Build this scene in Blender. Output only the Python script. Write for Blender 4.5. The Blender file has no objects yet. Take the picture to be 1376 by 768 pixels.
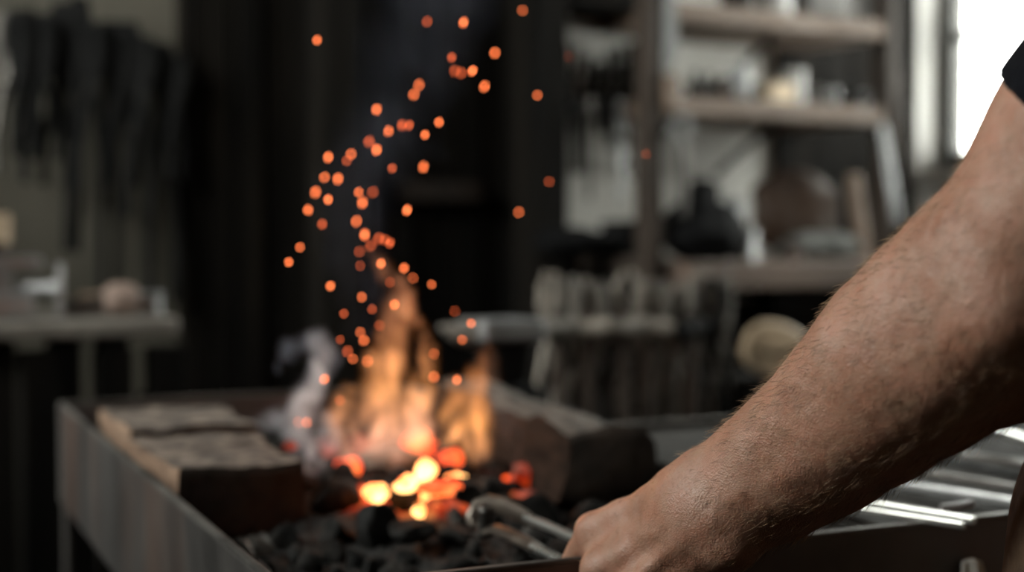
import bpy, bmesh, math, random
import numpy as np
from mathutils import Vector, Matrix, noise, Quaternion
import openvdb
PI = math.pi
random.seed(7)
SC = bpy.context.scene
COL = SC.collection

# ------------------------------------------------------------------ camera, light, exposure
CZ = 1.157                      # camera height
FPX = 1376*50/36
PITCH = math.atan(64/FPX)
cam_d = bpy.data.cameras.new('camera'); cam = bpy.data.objects.new('camera', cam_d); COL.objects.link(cam)
cam.location = (0, 0, CZ); cam.rotation_euler = (PI/2-PITCH, 0, 0)
cam_d.lens = 50; cam_d.sensor_width = 36; cam_d.clip_start = .05
cam_d.dof.use_dof = True; cam_d.dof.focus_distance = .80; cam_d.dof.aperture_fstop = 3.3
SC.camera = cam
SC.view_settings.view_transform = 'Standard'; SC.view_settings.look = 'None'
SC.view_settings.gamma = 1; SC.view_settings.use_curve_mapping = False
SC.view_settings.exposure = 0.12
SC.cycles.use_denoising = True
SC.cycles.use_adaptive_sampling = False
SC.cycles.max_bounces = 6; SC.cycles.diffuse_bounces = 3; SC.cycles.glossy_bounces = 3
SC.cycles.transparent_max_bounces = 16; SC.cycles.volume_bounces = 1
SC.cycles.volume_step_rate = 1.0; SC.cycles.volume_max_steps = 96
SC.cycles.sample_clamp_indirect = 6; SC.cycles.caustics_reflective = False; SC.cycles.caustics_refractive = False
SKY = 23.0
w = bpy.data.worlds.new('world'); SC.world = w; w.use_nodes = True
w.node_tree.nodes['Background'].inputs[0].default_value = (1.0, .985, .95, 1)
w.node_tree.nodes['Background'].inputs[1].default_value = SKY

# room frame: u runs along the back wall, v towards it
TH = math.radians(30); CT, ST = math.cos(TH), math.sin(TH)
def room(u, v, z=0): return Vector((CT*u-ST*v, ST*u+CT*v, z))
VB, UR, UL, VF, HC = 2.94, 3.0, -1.25, -1.9, 3.35      # back, right, left, front, ceiling
WL = dict(a=.95, b=2.65, z0=1.75, z1=3.15)                # window in left wall (a,b along v)
WR = dict(a=1.85, b=VB-.03, z0=1.34, z1=2.50)           # window in right wall
def portal(name, u, v, z, w_, h_, face):
    l = bpy.data.lights.new(name, 'AREA'); l.shape = 'RECTANGLE'; l.size = w_; l.size_y = h_
    l.cycles.is_portal = True
    o = bpy.data.objects.new(name, l); COL.objects.link(o)
    o.location = room(u, v, z)
    # area lights shine along local -Z
    d = room(face, 0, 0).normalized()
    o.rotation_euler = d.to_track_quat('-Z', 'Y').to_euler()
fl = bpy.data.lights.new('fire_light', 'POINT'); fl.energy = .35; fl.color = (1, .36, .13); fl.shadow_soft_size = .045
fo = bpy.data.objects.new('fire_light', fl); COL.objects.link(fo); fo.location = (-.085, 1.37, 1.05)     # the light the flames give
portal('daylight_left', UL-.15, (WL['a']+WL['b'])/2, (WL['z0']+WL['z1'])/2, WL['b']-WL['a'], WL['z1']-WL['z0'], 1)
portal('daylight_right', UR+.19, (WR['a']+WR['b'])/2, (WR['z0']+WR['z1'])/2, WR['b']-WR['a'], WR['z1']-WR['z0'], -1)

# ------------------------------------------------------------------ pixel helpers (photo frame 1376x768 -> world)
def ray(px, py):
    a = px-688; b = 384-py
    return Vector((a, FPX*math.cos(PITCH)+b*math.sin(PITCH), -FPX*math.sin(PITCH)+b*math.cos(PITCH)))
def at(px, py, Y):
    d = ray(px, py); return Vector((0, 0, CZ))+d*(Y/d.y)
def onz(px, py, z):
    d = ray(px, py); return Vector((0, 0, CZ))+d*((z-CZ)/d.z)
def rv(px, py, v):
    """point of the picture at room depth v -> (u, z)"""
    d = ray(px, py); t = v/(-ST*d.x+CT*d.y)
    return (CT*d.x+ST*d.y)*t, CZ+d.z*t

# ------------------------------------------------------------------ materials
def nt(name):
    m = bpy.data.materials.new(name); m.use_nodes = True
    t = m.node_tree; t.nodes.clear()
    out = t.nodes.new('ShaderNodeOutputMaterial'); return m, t, out
def ramp(t, fac, stops):
    r = t.nodes.new('ShaderNodeValToRGB'); e = r.color_ramp.elements
    while len(e) < len(stops): e.new(.5)
    for i, (p, c) in enumerate(stops):
        e[i].position = p; e[i].color = (*c, 1) if len(c) == 3 else c
    t.links.new(fac, r.inputs[0]); return r.outputs[0]
def coords(t, scale=(1, 1, 1), kind='Object'):
    tc = t.nodes.new('ShaderNodeTexCoord'); mp = t.nodes.new('ShaderNodeMapping')
    mp.inputs['Scale'].default_value = scale; t.links.new(tc.outputs[kind], mp.inputs[0]); return mp.outputs[0]
def nz(t, vec, scale, detail=4, rough=.55, out='Fac', dist=0):
    n = t.nodes.new('ShaderNodeTexNoise'); n.inputs['Scale'].default_value = scale
    n.inputs['Detail'].default_value = detail; n.inputs['Roughness'].default_value = rough
    n.inputs['Distortion'].default_value = dist
    t.links.new(vec, n.inputs['Vector']); return n.outputs[out]
def mat(name, c1, c2, scale=8, rough=.7, metal=0, bump=.3, bdist=.004, stretch=(1, 1, 1), c3=None, spec=.5, bscale=None, lo=.35, hi=.65):
    m, t, out = nt(name); p = t.nodes.new('ShaderNodeBsdfPrincipled')
    v = coords(t, stretch); f = nz(t, v, scale, 6)
    st = [(lo, c1), (hi, c2)]
    if c3: st.append((min(1, hi+.12), c3))
    t.links.new(ramp(t, f, st), p.inputs['Base Color'])
    p.inputs['Metallic'].default_value = metal; p.inputs['Specular IOR Level'].default_value = spec
    g = nz(t, v, scale*2.3, 3)
    t.links.new(ramp(t, g, [(.3, (rough*.8,)*3), (.7, (min(1, rough*1.2),)*3)]), p.inputs['Roughness'])
    if bump:
        b = t.nodes.new('ShaderNodeBump'); b.inputs['Strength'].default_value = bump; b.inputs['Distance'].default_value = bdist
        t.links.new(nz(t, v, bscale or scale*4, 6, .6), b.inputs['Height']); t.links.new(b.outputs[0], p.inputs['Normal'])
    t.links.new(p.outputs[0], out.inputs[0]); return m
M = {}
M['plaster_olive'] = mat('olive_grey_plaster', (.072, .066, .051), (.115, .104, .083), 3, .9, bump=.2, c3=(.098, .078, .06))
M['plaster_white'] = mat('whitewashed_plaster', (.54, .53, .50), (.68, .67, .63), 4, .9, bump=.2, c3=(.56, .53, .47))
M['ceiling'] = mat('sooty_ceiling', (.05, .045, .04), (.09, .08, .07), 4, .95)
M['concrete'] = mat('dirty_concrete', (.04, .037, .033), (.075, .07, .062), 5, .9)
M['soot_wood'] = mat('soot_blackened_wood', (.003, .0026, .0023), (.009, .0072, .0056), 3, .95, stretch=(6, 6, .6), c3=(.018, .013, .009), spec=.1)
M['soot_wood2'] = mat('smoky_brown_wood', (.008, .006, .005), (.02, .014, .011), 3, .9, spec=.1)
M['dark_wood'] = mat('dark_brown_wood', (.018, .012, .008), (.042, .027, .019), 4, .8, stretch=(8, 8, .8))
M['shelf_wood'] = mat('worn_shelf_wood', (.095, .062, .043), (.175, .122, .089), 4, .7, stretch=(1, 8, 8))
M['bench_wood'] = mat('greasy_bench_wood', (.07, .05, .04), (.17, .115, .088), 5, .6, stretch=(1, 6, 6), c3=(.2, .17, .155))
M['mallet'] = mat('pinkish_mallet_wood', (.20, .14, .115), (.32, .235, .2), 8, .7)
M['pale_wood'] = mat('pale_wood', (.36, .26, .17), (.5, .38, .26), 8, .7, stretch=(2, 2, 6))
M['stick_wood'] = mat('handle_wood', (.13, .085, .06), (.22, .15, .105), 10, .6, stretch=(4, 4, 1))
M['white_paint'] = mat('aged_white_paint', (.72, .71, .68), (.82, .81, .77), 6, .6, bump=.15, c3=(.7, .67, .58))
M['frame_paint'] = mat('dark_window_frame', (.03, .03, .026), (.06, .058, .05), 8, .5)
M['black_iron'] = mat('black_iron', (.003, .003, .0032), (.009, .0087, .0088), 20, .8, 0, bump=.3, spec=.15)
M['worn_iron'] = mat('worn_iron', (.05, .047, .045), (.14, .13, .12), 14, .5, .75, bump=.3, c3=(.09, .06, .045))
M['grey_iron'] = mat('grey_dusty_iron', (.16, .145, .13), (.30, .275, .245), 18, .6, .2, bump=.3)
M['plate'] = mat('dusty_dark_plate', (.018, .017, .016), (.042, .039, .036), 18, .9, 0, bump=.4, spec=.12)
M['pale_ash'] = mat('streaked_ash', (.03, .026, .022), (.30, .26, .22), 45, .95, bump=.7, stretch=(.4, 1, 1.6))
M['rack_iron'] = mat('dusty_rust_iron', (.15, .13, .11), (.42, .37, .32), 22, .8, 0, bump=.3)
M['rim'] = mat('rubbed_rim_steel', (.06, .057, .053), (.15, .14, .13), 14, .55, .2, bump=.2)
M['jaw'] = mat('dusty_forged_steel', (.07, .055, .045), (.16, .13, .108), 30, .38, .5, bump=.3, bdist=.001)
M['bright_steel'] = mat('bright_steel', (.36, .36, .345), (.55, .55, .53), 12, .3, .85, bump=.05, bdist=.0005)
M['blade_steel'] = mat('dull_steel', (.28, .28, .285), (.42, .42, .43), 12, .42, .8, bump=.1)
M['tin'] = mat('grey_tin', (.22, .225, .23), (.34, .345, .35), 12, .4, .6, bump=.1)
M['white_tin'] = mat('white_enamel', (.42, .42, .42), (.55, .55, .54), 14, .5, bump=.05)
M['cream'] = mat('cream_cardboard', (.62, .5, .36), (.78, .64, .47), 10, .8, bump=.1)
M['leather'] = mat('brown_leather', (.028, .014, .008), (.055, .028, .015), 9, .7)
M['black_cloth'] = mat('black_oilcloth', (.003, .003, .0035), (.007, .007, .0075), 12, .95, bump=.4, spec=.1)
M['rag'] = mat('pale_rag', (.4, .39, .36), (.55, .54, .5), 14, .9)
M['grey_cloth'] = mat('grey_crumpled_cloth', (.12, .125, .12), (.22, .225, .215), 12, .9, bump=.4)
M['tshirt'] = mat('navy_black_cotton', (.003, .0034, .006), (.006, .0066, .010), 60, .95, bump=.5, bdist=.001, bscale=900, spec=.15)
M['trousers'] = mat('dark_denim', (.02, .022, .03), (.035, .038, .05), 40, .9, bump=.3, bdist=.001)
M['apron'] = mat('brown_suede', (.085, .05, .03), (.14, .085, .05), 90, .95, bump=.6, bdist=.0015, bscale=700)
M['boot'] = mat('boot_leather', (.02, .013, .009), (.04, .026, .018), 20, .6)
M['hairs'] = mat('dark_hair', (.02, .012, .008), (.05, .03, .02), 50, .6, bump=0)
M['eye'] = mat('eye_white', (.7, .68, .65), (.75, .73, .7), 5, .2, bump=0)
M['iris'] = mat('iris_brown', (.05, .03, .02), (.1, .05, .03), 50, .15, bump=0)
M['charred'] = mat('charred_wood', (.004, .003, .0025), (.022, .014, .010), 22, .95, spec=.15, stretch=(1, 1, 3), bump=.7, bdist=.006)

def wood_block():
    """sawn timber: pale brown flanks, ash and char on the top, weathered end grain"""
    m, t, out = nt('sawn_firewood'); p = t.nodes.new('ShaderNodeBsdfPrincipled'); v = coords(t)
    f = nz(t, coords(t, (5, 1, 5)), 14, 6, .6)
    base = ramp(t, f, [(.3, (.12, .07, .045)), (.55, (.27, .17, .115)), (.75, (.42, .29, .2))])
    ash = ramp(t, nz(t, v, 45, 8, .65), [(.36, (.025, .02, .018)), (.5, (.11, .085, .07)), (.62, (.25, .2, .165))])
    g = t.nodes.new('ShaderNodeNewGeometry'); s = t.nodes.new('ShaderNodeSeparateXYZ'); t.links.new(g.outputs['Normal'], s.inputs[0])
    x = t.nodes.new('ShaderNodeMix'); x.data_type = 'RGBA'
    t.links.new(ramp(t, s.outputs['Z'], [(.45, (0, 0, 0)), (.8, (1, 1, 1))]), x.inputs['Factor'])
    t.links.new(base, x.inputs['A']); t.links.new(ash, x.inputs['B']); t.links.new(x.outputs['Result'], p.inputs['Base Color'])
    p.inputs['Roughness'].default_value = .9
    b = t.nodes.new('ShaderNodeBump'); b.inputs['Strength'].default_value = .8; b.inputs['Distance'].default_value = .004
    t.links.new(nz(t, v, 70, 6, .7), b.inputs['Height']); t.links.new(b.outputs[0], p.inputs['Normal'])
    t.links.new(p.outputs[0], out.inputs[0]); return m
M['block'] = wood_block()
M['endgrain'] = mat('shaded_end_grain', (.016, .011, .008), (.045, .03, .021), 25, .9, bump=.6)  # shade on the front ends is painted in as darker end grain
M['log_bark'] = mat('ash_grey_timber', (.018, .014, .011), (.11, .092, .075), 16, .9, stretch=(4, 1, 4), bump=.9, bdist=.006, c3=(.03, .022, .018))

def tray_steel():
    m, t, out = nt('mill_scale_steel'); p = t.nodes.new('ShaderNodeBsdfPrincipled')
    v = coords(t, (1, 1, .7)); f = nz(t, v, 9, 6, .6); g = nz(t, coords(t, (1, 1, .3)), 4, 4, .5)
    a = ramp(t, f, [(.3, (.065, .061, .06)), (.5, (.095, .088, .086)), (.72, (.14, .13, .122))])
    b_ = ramp(t, g, [(.48, (0, 0, 0)), (.66, (.75, .75, .75))])
    x = t.nodes.new('ShaderNodeMix'); x.data_type = 'RGBA'; t.links.new(b_, x.inputs['Factor']); t.links.new(a, x.inputs['A'])
    x.inputs['B'].default_value = (.125, .075, .058, 1); t.links.new(x.outputs['Result'], p.inputs['Base Color'])
    p.inputs['Metallic'].default_value = .45
    t.links.new(ramp(t, f, [(.3, (.42,)*3), (.7, (.65,)*3)]), p.inputs['Roughness'])
    b = t.nodes.new('ShaderNodeBump'); b.inputs['Strength'].default_value = .25; b.inputs['Distance'].default_value = .002
    t.links.new(nz(t, coords(t), 60, 5), b.inputs['Height']); t.links.new(b.outputs[0], p.inputs['Normal'])
    t.links.new(p.outputs[0], out.inputs[0]); return m
M['tray'] = tray_steel()

def coal_mat(name, ashy=.5):
    m, t, out = nt(name); p = t.nodes.new('ShaderNodeBsdfPrincipled'); v = coords(t)
    f = nz(t, v, 38, 7, .6)
    t.links.new(ramp(t, f, [(.42+.2*(1-ashy), (.005, .0047, .0045)), (.60+.12*(1-ashy), (.035, .032, .03)), (.82, (.25, .23, .21))]), p.inputs['Base Color'])
    t.links.new(ramp(t, f, [(.4, (.62,)*3), (.6, (.95,)*3)]), p.inputs['Roughness']); p.inputs['Specular IOR Level'].default_value = .2
    b = t.nodes.new('ShaderNodeBump'); b.inputs['Strength'].default_value = .7; b.inputs['Distance'].default_value = .003
    t.links.new(nz(t, v, 110, 5, .6), b.inputs['Height']); t.links.new(b.outputs[0], p.inputs['Normal'])
    t.links.new(p.outputs[0], out.inputs[0]); return m
M['coal'] = coal_mat('coal', .45); M['ash_coal'] = coal_mat('ash_covered_coal', 1.0)
def ember_mat(name, strength, lo, hi, crust=.5):
    """burning coal: glows by itself in patches, dark crust between"""
    m, t, out = nt(name); p = t.nodes.new('ShaderNodeBsdfPrincipled'); v = coords(t)
    f = nz(t, v, 26, 4, .5)
    t.links.new(ramp(t, f, [(.3, (.02, .015, .012)), (.7, (.16, .1, .085))]), p.inputs['Base Color'])
    p.inputs['Roughness'].default_value = .9
    t.links.new(ramp(t, f, [(crust-.14, (0, 0, 0)), (crust, lo), (crust+.2, hi)]), p.inputs['Emission Color'])
    p.inputs['Emission Strength'].default_value = strength; m.cycles.emission_sampling = 'NONE'
    t.links.new(p.outputs[0], out.inputs[0]); return m
M['ember_red'] = ember_mat('dull_red_ember', .6, (.55, .03, .006), (1, .12, .02), .50)
M['ember_orange'] = ember_mat('orange_ember', 2.3, (.9, .06, .01), (1, .2, .04), .42)
M['ember_hot'] = ember_mat('white_hot_ember', 5.0, (1, .13, .02), (1, .5, .16), .36)
def glow(name, col, s):
    m, t, out = nt(name); e = t.nodes.new('ShaderNodeEmission'); e.inputs[0].default_value = (*col, 1); e.inputs[1].default_value = s; m.cycles.emission_sampling = 'NONE'
    t.links.new(e.outputs[0], out.inputs[0]); return m
M['spark'] = glow('spark_glow', (1, .2, .06), 8.0)
M['spark_dim'] = glow('dim_spark_glow', (1, .17, .055), 3.6)

def soft_field(t, sph, warp, wscale, stretch=.45):
    """0..1 field: full inside a string of balls, fading softly to nothing at their edge"""
    tc = t.nodes.new('ShaderNodeTexCoord'); n = nz(t, coords(t, (1, 1, stretch)), wscale, 3, .55, out='Color')
    a = t.nodes.new('ShaderNodeVectorMath'); a.operation = 'SUBTRACT'; a.inputs[1].default_value = (.5, .5, .5); t.links.new(n, a.inputs[0])
    b = t.nodes.new('ShaderNodeVectorMath'); b.operation = 'SCALE'; b.inputs['Scale'].default_value = warp; t.links.new(a.outputs[0], b.inputs[0])
    c = t.nodes.new('ShaderNodeVectorMath'); c.operation = 'ADD'; t.links.new(b.outputs[0], c.inputs[0]); t.links.new(tc.outputs['Object'], c.inputs[1])
    prev = None
    for p, r in sph:
        d = t.nodes.new('ShaderNodeVectorMath'); d.operation = 'DISTANCE'; d.inputs[1].default_value = tuple(p); t.links.new(c.outputs[0], d.inputs[0])
        m = t.nodes.new('ShaderNodeMath'); m.operation = 'MULTIPLY_ADD'; m.inputs[1].default_value = -1/r; m.inputs[2].default_value = 1; t.links.new(d.outputs['Value'], m.inputs[0])
        if prev is None: prev = m.outputs[0]
        else:
            x = t.nodes.new('ShaderNodeMath'); x.operation = 'SMOOTH_MAX'; x.inputs[2].default_value = .15; t.links.new(prev, x.inputs[0]); t.links.new(m.outputs[0], x.inputs[1]); prev = x.outputs[0]
    mr = t.nodes.new('ShaderNodeMapRange'); mr.interpolation_type = 'SMOOTHSTEP'; mr.inputs[1].default_value = .08; mr.inputs[2].default_value = .75; t.links.new(prev, mr.inputs[0])
    return mr.outputs[0], tc.outputs['Object']
def mul(t, a, b):
    m = t.nodes.new('ShaderNodeMath'); m.operation = 'MULTIPLY'
    for k, q in enumerate((a, b)):
        if isinstance(q, (int, float)): m.inputs[k].default_value = q
        else: t.links.new(q, m.inputs[k])
    return m.outputs[0]
def flame_mat(name, sph, low, high, z1, dens, absb=.6, lo=.40, hi=.66, nscale=30):
    m, t, out = nt(name); field, oc = soft_field(t, sph, .045, 24)
    f = nz(t, coords(t, (1, 1, .5)), nscale, 4, .55, dist=1.6)
    s = t.nodes.new('ShaderNodeSeparateXYZ'); t.links.new(oc, s.inputs[0])
    mr = t.nodes.new('ShaderNodeMapRange'); mr.inputs[1].default_value = 0; mr.inputs[2].default_value = z1; t.links.new(s.outputs['Z'], mr.inputs[0])
    e = t.nodes.new('ShaderNodeEmission'); t.links.new(ramp(t, mr.outputs[0], [(0, low[0]), (.4, low[1]), (.9, high)]), e.inputs[0])
    thr = ramp(t, f, [(lo, (.05,)*3), (hi, (1, 1, 1))]); fall = ramp(t, mr.outputs[0], [(0, (1, 1, 1)), (.45, (.75,)*3), (1, (.3,)*3)])
    d = mul(t, mul(t, thr, field), dens); t.links.new(mul(t, d, fall), e.inputs[1])
    ab = t.nodes.new('ShaderNodeVolumeScatter'); ab.inputs['Color'].default_value = (.75, .7, .68, 1); t.links.new(mul(t, d, absb), ab.inputs['Density'])
    a = t.nodes.new('ShaderNodeAddShader'); t.links.new(e.outputs[0], a.inputs[0]); t.links.new(ab.outputs[0], a.inputs[1])
    t.links.new(a.outputs[0], out.inputs['Volume']); m.cycles.emission_sampling = 'NONE'; return m
def smoke_mat(name, sph, dens, col=(.8, .84, .95), scale=22, lo=.42, hi=.66, warp=.035):
    m, t, out = nt(name); field, oc = soft_field(t, sph, warp, scale*.8, .8)
    f = nz(t, coords(t, (1, 1, .6)), scale, 5, .6, dist=1.5)
    s = t.nodes.new('ShaderNodeVolumeScatter'); s.inputs['Color'].default_value = (*col, 1); s.inputs['Anisotropy'].default_value = 0
    thr = ramp(t, f, [(lo, (0, 0, 0)), (hi, (1, 1, 1))])
    t.links.new(mul(t, mul(t, thr, field), dens), s.inputs['Density']); t.links.new(s.outputs[0], out.inputs['Volume']); return m

def skin_mat():
    m, t, out = nt('skin'); p = t.nodes.new('ShaderNodeBsdfPrincipled'); v = coords(t)
    f = nz(t, v, 22, 6, .6); g = nz(t, v, 190, 3, .6); k = nz(t, v, 75, 2, .5)
    c = ramp(t, f, [(.3, (.35, .175, .115)), (.5, (.45, .245, .168)), (.72, (.54, .31, .23))])
    spots = ramp(t, g, [(.62, (1, 1, 1)), (.76, (.62, .5, .45))]); red = ramp(t, k, [(.35, (1, .86, .82)), (.65, (1, 1, 1))])
    x = t.nodes.new('ShaderNodeMix'); x.data_type = 'RGBA'; x.blend_type = 'MULTIPLY'; x.inputs['Factor'].default_value = .8
    t.links.new(c, x.inputs['A']); t.links.new(spots, x.inputs['B'])
    y = t.nodes.new('ShaderNodeMix'); y.data_type = 'RGBA'; y.blend_type = 'MULTIPLY'; y.inputs['Factor'].default_value = .9
    t.links.new(x.outputs['Result'], y.inputs['A']); t.links.new(red, y.inputs['B'])
    t.links.new(y.outputs['Result'], p.inputs['Base Color'])
    p.inputs['Subsurface Weight'].default_value = .12; p.inputs['Subsurface Radius'].default_value = (1, .35, .2); p.inputs['Subsurface Scale'].default_value = .006
    p.inputs['Specular IOR Level'].default_value = .65
    t.links.new(ramp(t, g, [(.3, (.36,)*3), (.7, (.52,)*3)]), p.inputs['Roughness'])
    vo = t.nodes.new('ShaderNodeTexVoronoi'); vo.inputs['Scale'].default_value = 900; t.links.new(v, vo.inputs['Vector'])
    b = t.nodes.new('ShaderNodeBump'); b.inputs['Strength'].default_value = .55; b.inputs['Distance'].default_value = .0005
    t.links.new(vo.outputs['Distance'], b.inputs['Height'])
    b2 = t.nodes.new('ShaderNodeBump'); b2.inputs['Strength'].default_value = .6; b2.inputs['Distance'].default_value = .0012
    t.links.new(nz(t, coords(t, (1, 1.6, 1)), 170, 5, .65, dist=.6), b2.inputs['Height']); t.links.new(b.outputs[0], b2.inputs['Normal'])
    t.links.new(b2.outputs[0], p.inputs['Normal'])
    t.links.new(p.outputs[0], out.inputs[0]); return m
M['skin'] = skin_mat()
def glass_mat():
    m, t, out = nt('window_glass'); a = t.nodes.new('ShaderNodeBsdfTransparent'); g = t.nodes.new('ShaderNodeBsdfGlossy')
    a.inputs[0].default_value = (.95, .97, .95, 1); g.inputs['Roughness'].default_value = .05
    fr = t.nodes.new('ShaderNodeFresnel'); fr.inputs[0].default_value = 1.4; mx = t.nodes.new('ShaderNodeMixShader')
    t.links.new(fr.outputs[0], mx.inputs[0]); t.links.new(a.outputs[0], mx.inputs[1]); t.links.new(g.outputs[0], mx.inputs[2])
    t.links.new(mx.outputs[0], out.inputs[0]); return m
M['glass'] = glass_mat()

# ------------------------------------------------------------------ geometry helpers
class MB:
    def __init__(s): s.v = []; s.f = []; s.mi = []
    def add(s, vs, fs, mi=0):
        o = len(s.v); s.v += [tuple(p) for p in vs]; s.f += [tuple(i+o for i in f) for f in fs]; s.mi += [mi]*len(fs); return s
    def box(s, c, d, R=None, mi=0, taper=1.0):
        R = R or Matrix.Identity(3); c = Vector(c); vs = []
        for z in (-1, 1):
            k = taper if z > 0 else 1
            for x, y in ((-1, -1), (1, -1), (1, 1), (-1, 1)): vs.append(c+R@Vector((x*d[0]/2*k, y*d[1]/2*k, z*d[2]/2)))
        return s.add(vs, [(3, 2, 1, 0), (4, 5, 6, 7), (0, 1, 5, 4), (1, 2, 6, 5), (2, 3, 7, 6), (3, 0, 4, 7)], mi)
    def tube(s, pts, r, n=8, flat=None, mi=0):
        """swept tube; r is a number or list; flat=(up, ratio) flattens the section"""
        pts = [Vector(p) for p in pts]; rs = r if isinstance(r, (list, tuple)) else [r]*len(pts)
        vs = []; fs = []; prev = None
        for i, p in enumerate(pts):
            d = (pts[min(i+1, len(pts)-1)]-pts[max(i-1, 0)]).normalized()
            if prev is None:
                up = Vector(flat[0]) if flat else Vector((0, 0, 1))
                if abs(d.dot(up)) > .95: up = Vector((1, 0, 0))
                if abs(d.dot(up)) > .95: up = Vector((0, 1, 0))
            else: up = prev
            sx = d.cross(up).normalized(); uz = sx.cross(d).normalized(); prev = uz
            q = flat[1] if flat else 1
            if isinstance(q, (list, tuple)): q = q[i]
            for k in range(n):
                a = 2*PI*(k+.5)/n; vs.append(p+sx*math.cos(a)*rs[i]+uz*math.sin(a)*rs[i]*q)
        for i in range(len(pts)-1):
            for k in range(n):
                a = i*n+k; b = i*n+(k+1) % n; fs.append((a, b, b+n, a+n))
        fs.append(tuple(reversed(range(n)))); fs.append(tuple(range((len(pts)-1)*n, len(pts)*n)))
        return s.add(vs, fs, mi)
    def lathe(s, c, prof, n=24, mi=0, axis=None):
        c = Vector(c); vs = []; fs = []
        Q = Vector((0, 0, 1)).rotation_difference(Vector(axis).normalized()).to_matrix() if axis else Matrix.Identity(3)
        for r, z in prof:
            for k in range(n):
                a = 2*PI*k/n; vs.append(c+Q@Vector((r*math.cos(a), r*math.sin(a), z)))
        for i in range(len(prof)-1):
            for k in range(n): fs.append((i*n+k, i*n+(k+1) % n, (i+1)*n+(k+1) % n, (i+1)*n+k))
        fs.append(tuple(reversed(range(n)))); fs.append(tuple(range((len(prof)-1)*n, len(prof)*n)))
        return s.add(vs, fs, mi)
    def mesh(s, name, mats, off=None):
        m = bpy.data.meshes.new(name)
        vs = s.v if off is None else [tuple(Vector(p)-off) for p in s.v]
        m.from_pydata(vs, [], s.f); m.update()
        for x in (mats if isinstance(mats, (list, tuple)) else [mats]): m.materials.append(x)
        if isinstance(mats, (list, tuple)): m.polygons.foreach_set('material_index', s.mi)
        return m
def smooth(m, ang=40):
    m.polygons.foreach_set('use_smooth', [True]*len(m.polygons)); m.update()
    try: m.set_sharp_from_angle(angle=math.radians(ang))
    except Exception: pass
def link(name, mesh, parent=None, loc=(0, 0, 0), rotz=0):
    o = bpy.data.objects.new(name, mesh); COL.objects.link(o); o.location = loc; o.rotation_euler = (0, 0, rotz)
    if parent: o.parent = parent
    return o
def part(name, mb, m, parent=None, loc=(0, 0, 0), world=False, bevel=0, sm=True, ang=40, rotz=0, label=None):
    """one mesh object. world=True: coordinates are world ones and the parent is an unrotated empty"""
    off = parent.location if (world and parent) else (Vector(loc) if world else None)
    me = mb.mesh(name, m, off)
    if sm: smooth(me, ang)
    o = link(name, me, parent, (0, 0, 0) if (world and parent) else loc, rotz)
    if bevel:
        b = o.modifiers.new('bevel', 'BEVEL'); b.width = bevel; b.segments = 2; b.limit_method = 'ANGLE'
    if label: o['label'] = label
    return o
def tag(o, label=None, cat=None, group=None, kind=None):
    if label: o['label'] = label
    if cat: o['category'] = cat
    if group: o['group'] = group
    if kind: o['kind'] = kind
    return o
def thing(name, label, cat, loc=(0, 0, 0), rotz=0, group=None):
    return tag(link(name, None, None, loc, rotz), label, cat, group)
def struct(name, mb, m, **k): return tag(part(name, mb, m, **k), kind='structure')
def dup(root, loc=None, rotz=None, label=None, group=None, scale=None):
    r = root.copy(); COL.objects.link(r)
    if loc is not None: r.location = loc
    if rotz is not None: r.rotation_euler = rotz if isinstance(rotz, (tuple, list)) else (0, 0, rotz)
    if label: r['label'] = label
    if group: r['group'] = group
    if scale: r.scale = scale if isinstance(scale, (tuple, list)) else (scale,)*3
    for ch in root.children:
        c = ch.copy(); COL.objects.link(c); c.parent = r
        for g in ch.children:
            d = g.copy(); COL.objects.link(d); d.parent = c
    return r
def rock_mb(seed, d=(1, 1, 1), sub=3, amp=.35, fr=1.3, facets=9):
    """angular lump: icosphere cut by random planes, then roughened"""
    rnd = random.Random(seed); bm = bmesh.new(); bmesh.ops.create_icosphere(bm, subdivisions=sub, radius=1)
    pl = []
    for i in range(facets):
        n = Vector((rnd.gauss(0, 1), rnd.gauss(0, 1), rnd.gauss(0, 1))).normalized(); pl.append((n, rnd.uniform(.55, .85)))
    off = Vector((seed*3.1, seed*1.7, 0)); mb = MB()
    vs = []
    for v in bm.verts:
        p = v.co.copy()
        for n, k in pl:
            q = p.dot(n)
            if q > k: p -= n*(q-k)*.92
        p *= 1+amp*.45*noise.noise(p*fr+off)+amp*.15*noise.noise(p*fr*4+off)
        vs.append(Vector((p.x*d[0], p.y*d[1], p.z*d[2])))
    mb.add(vs, [tuple(v.index for v in f.verts) for f in bm.faces]); bm.free(); return mb

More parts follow.
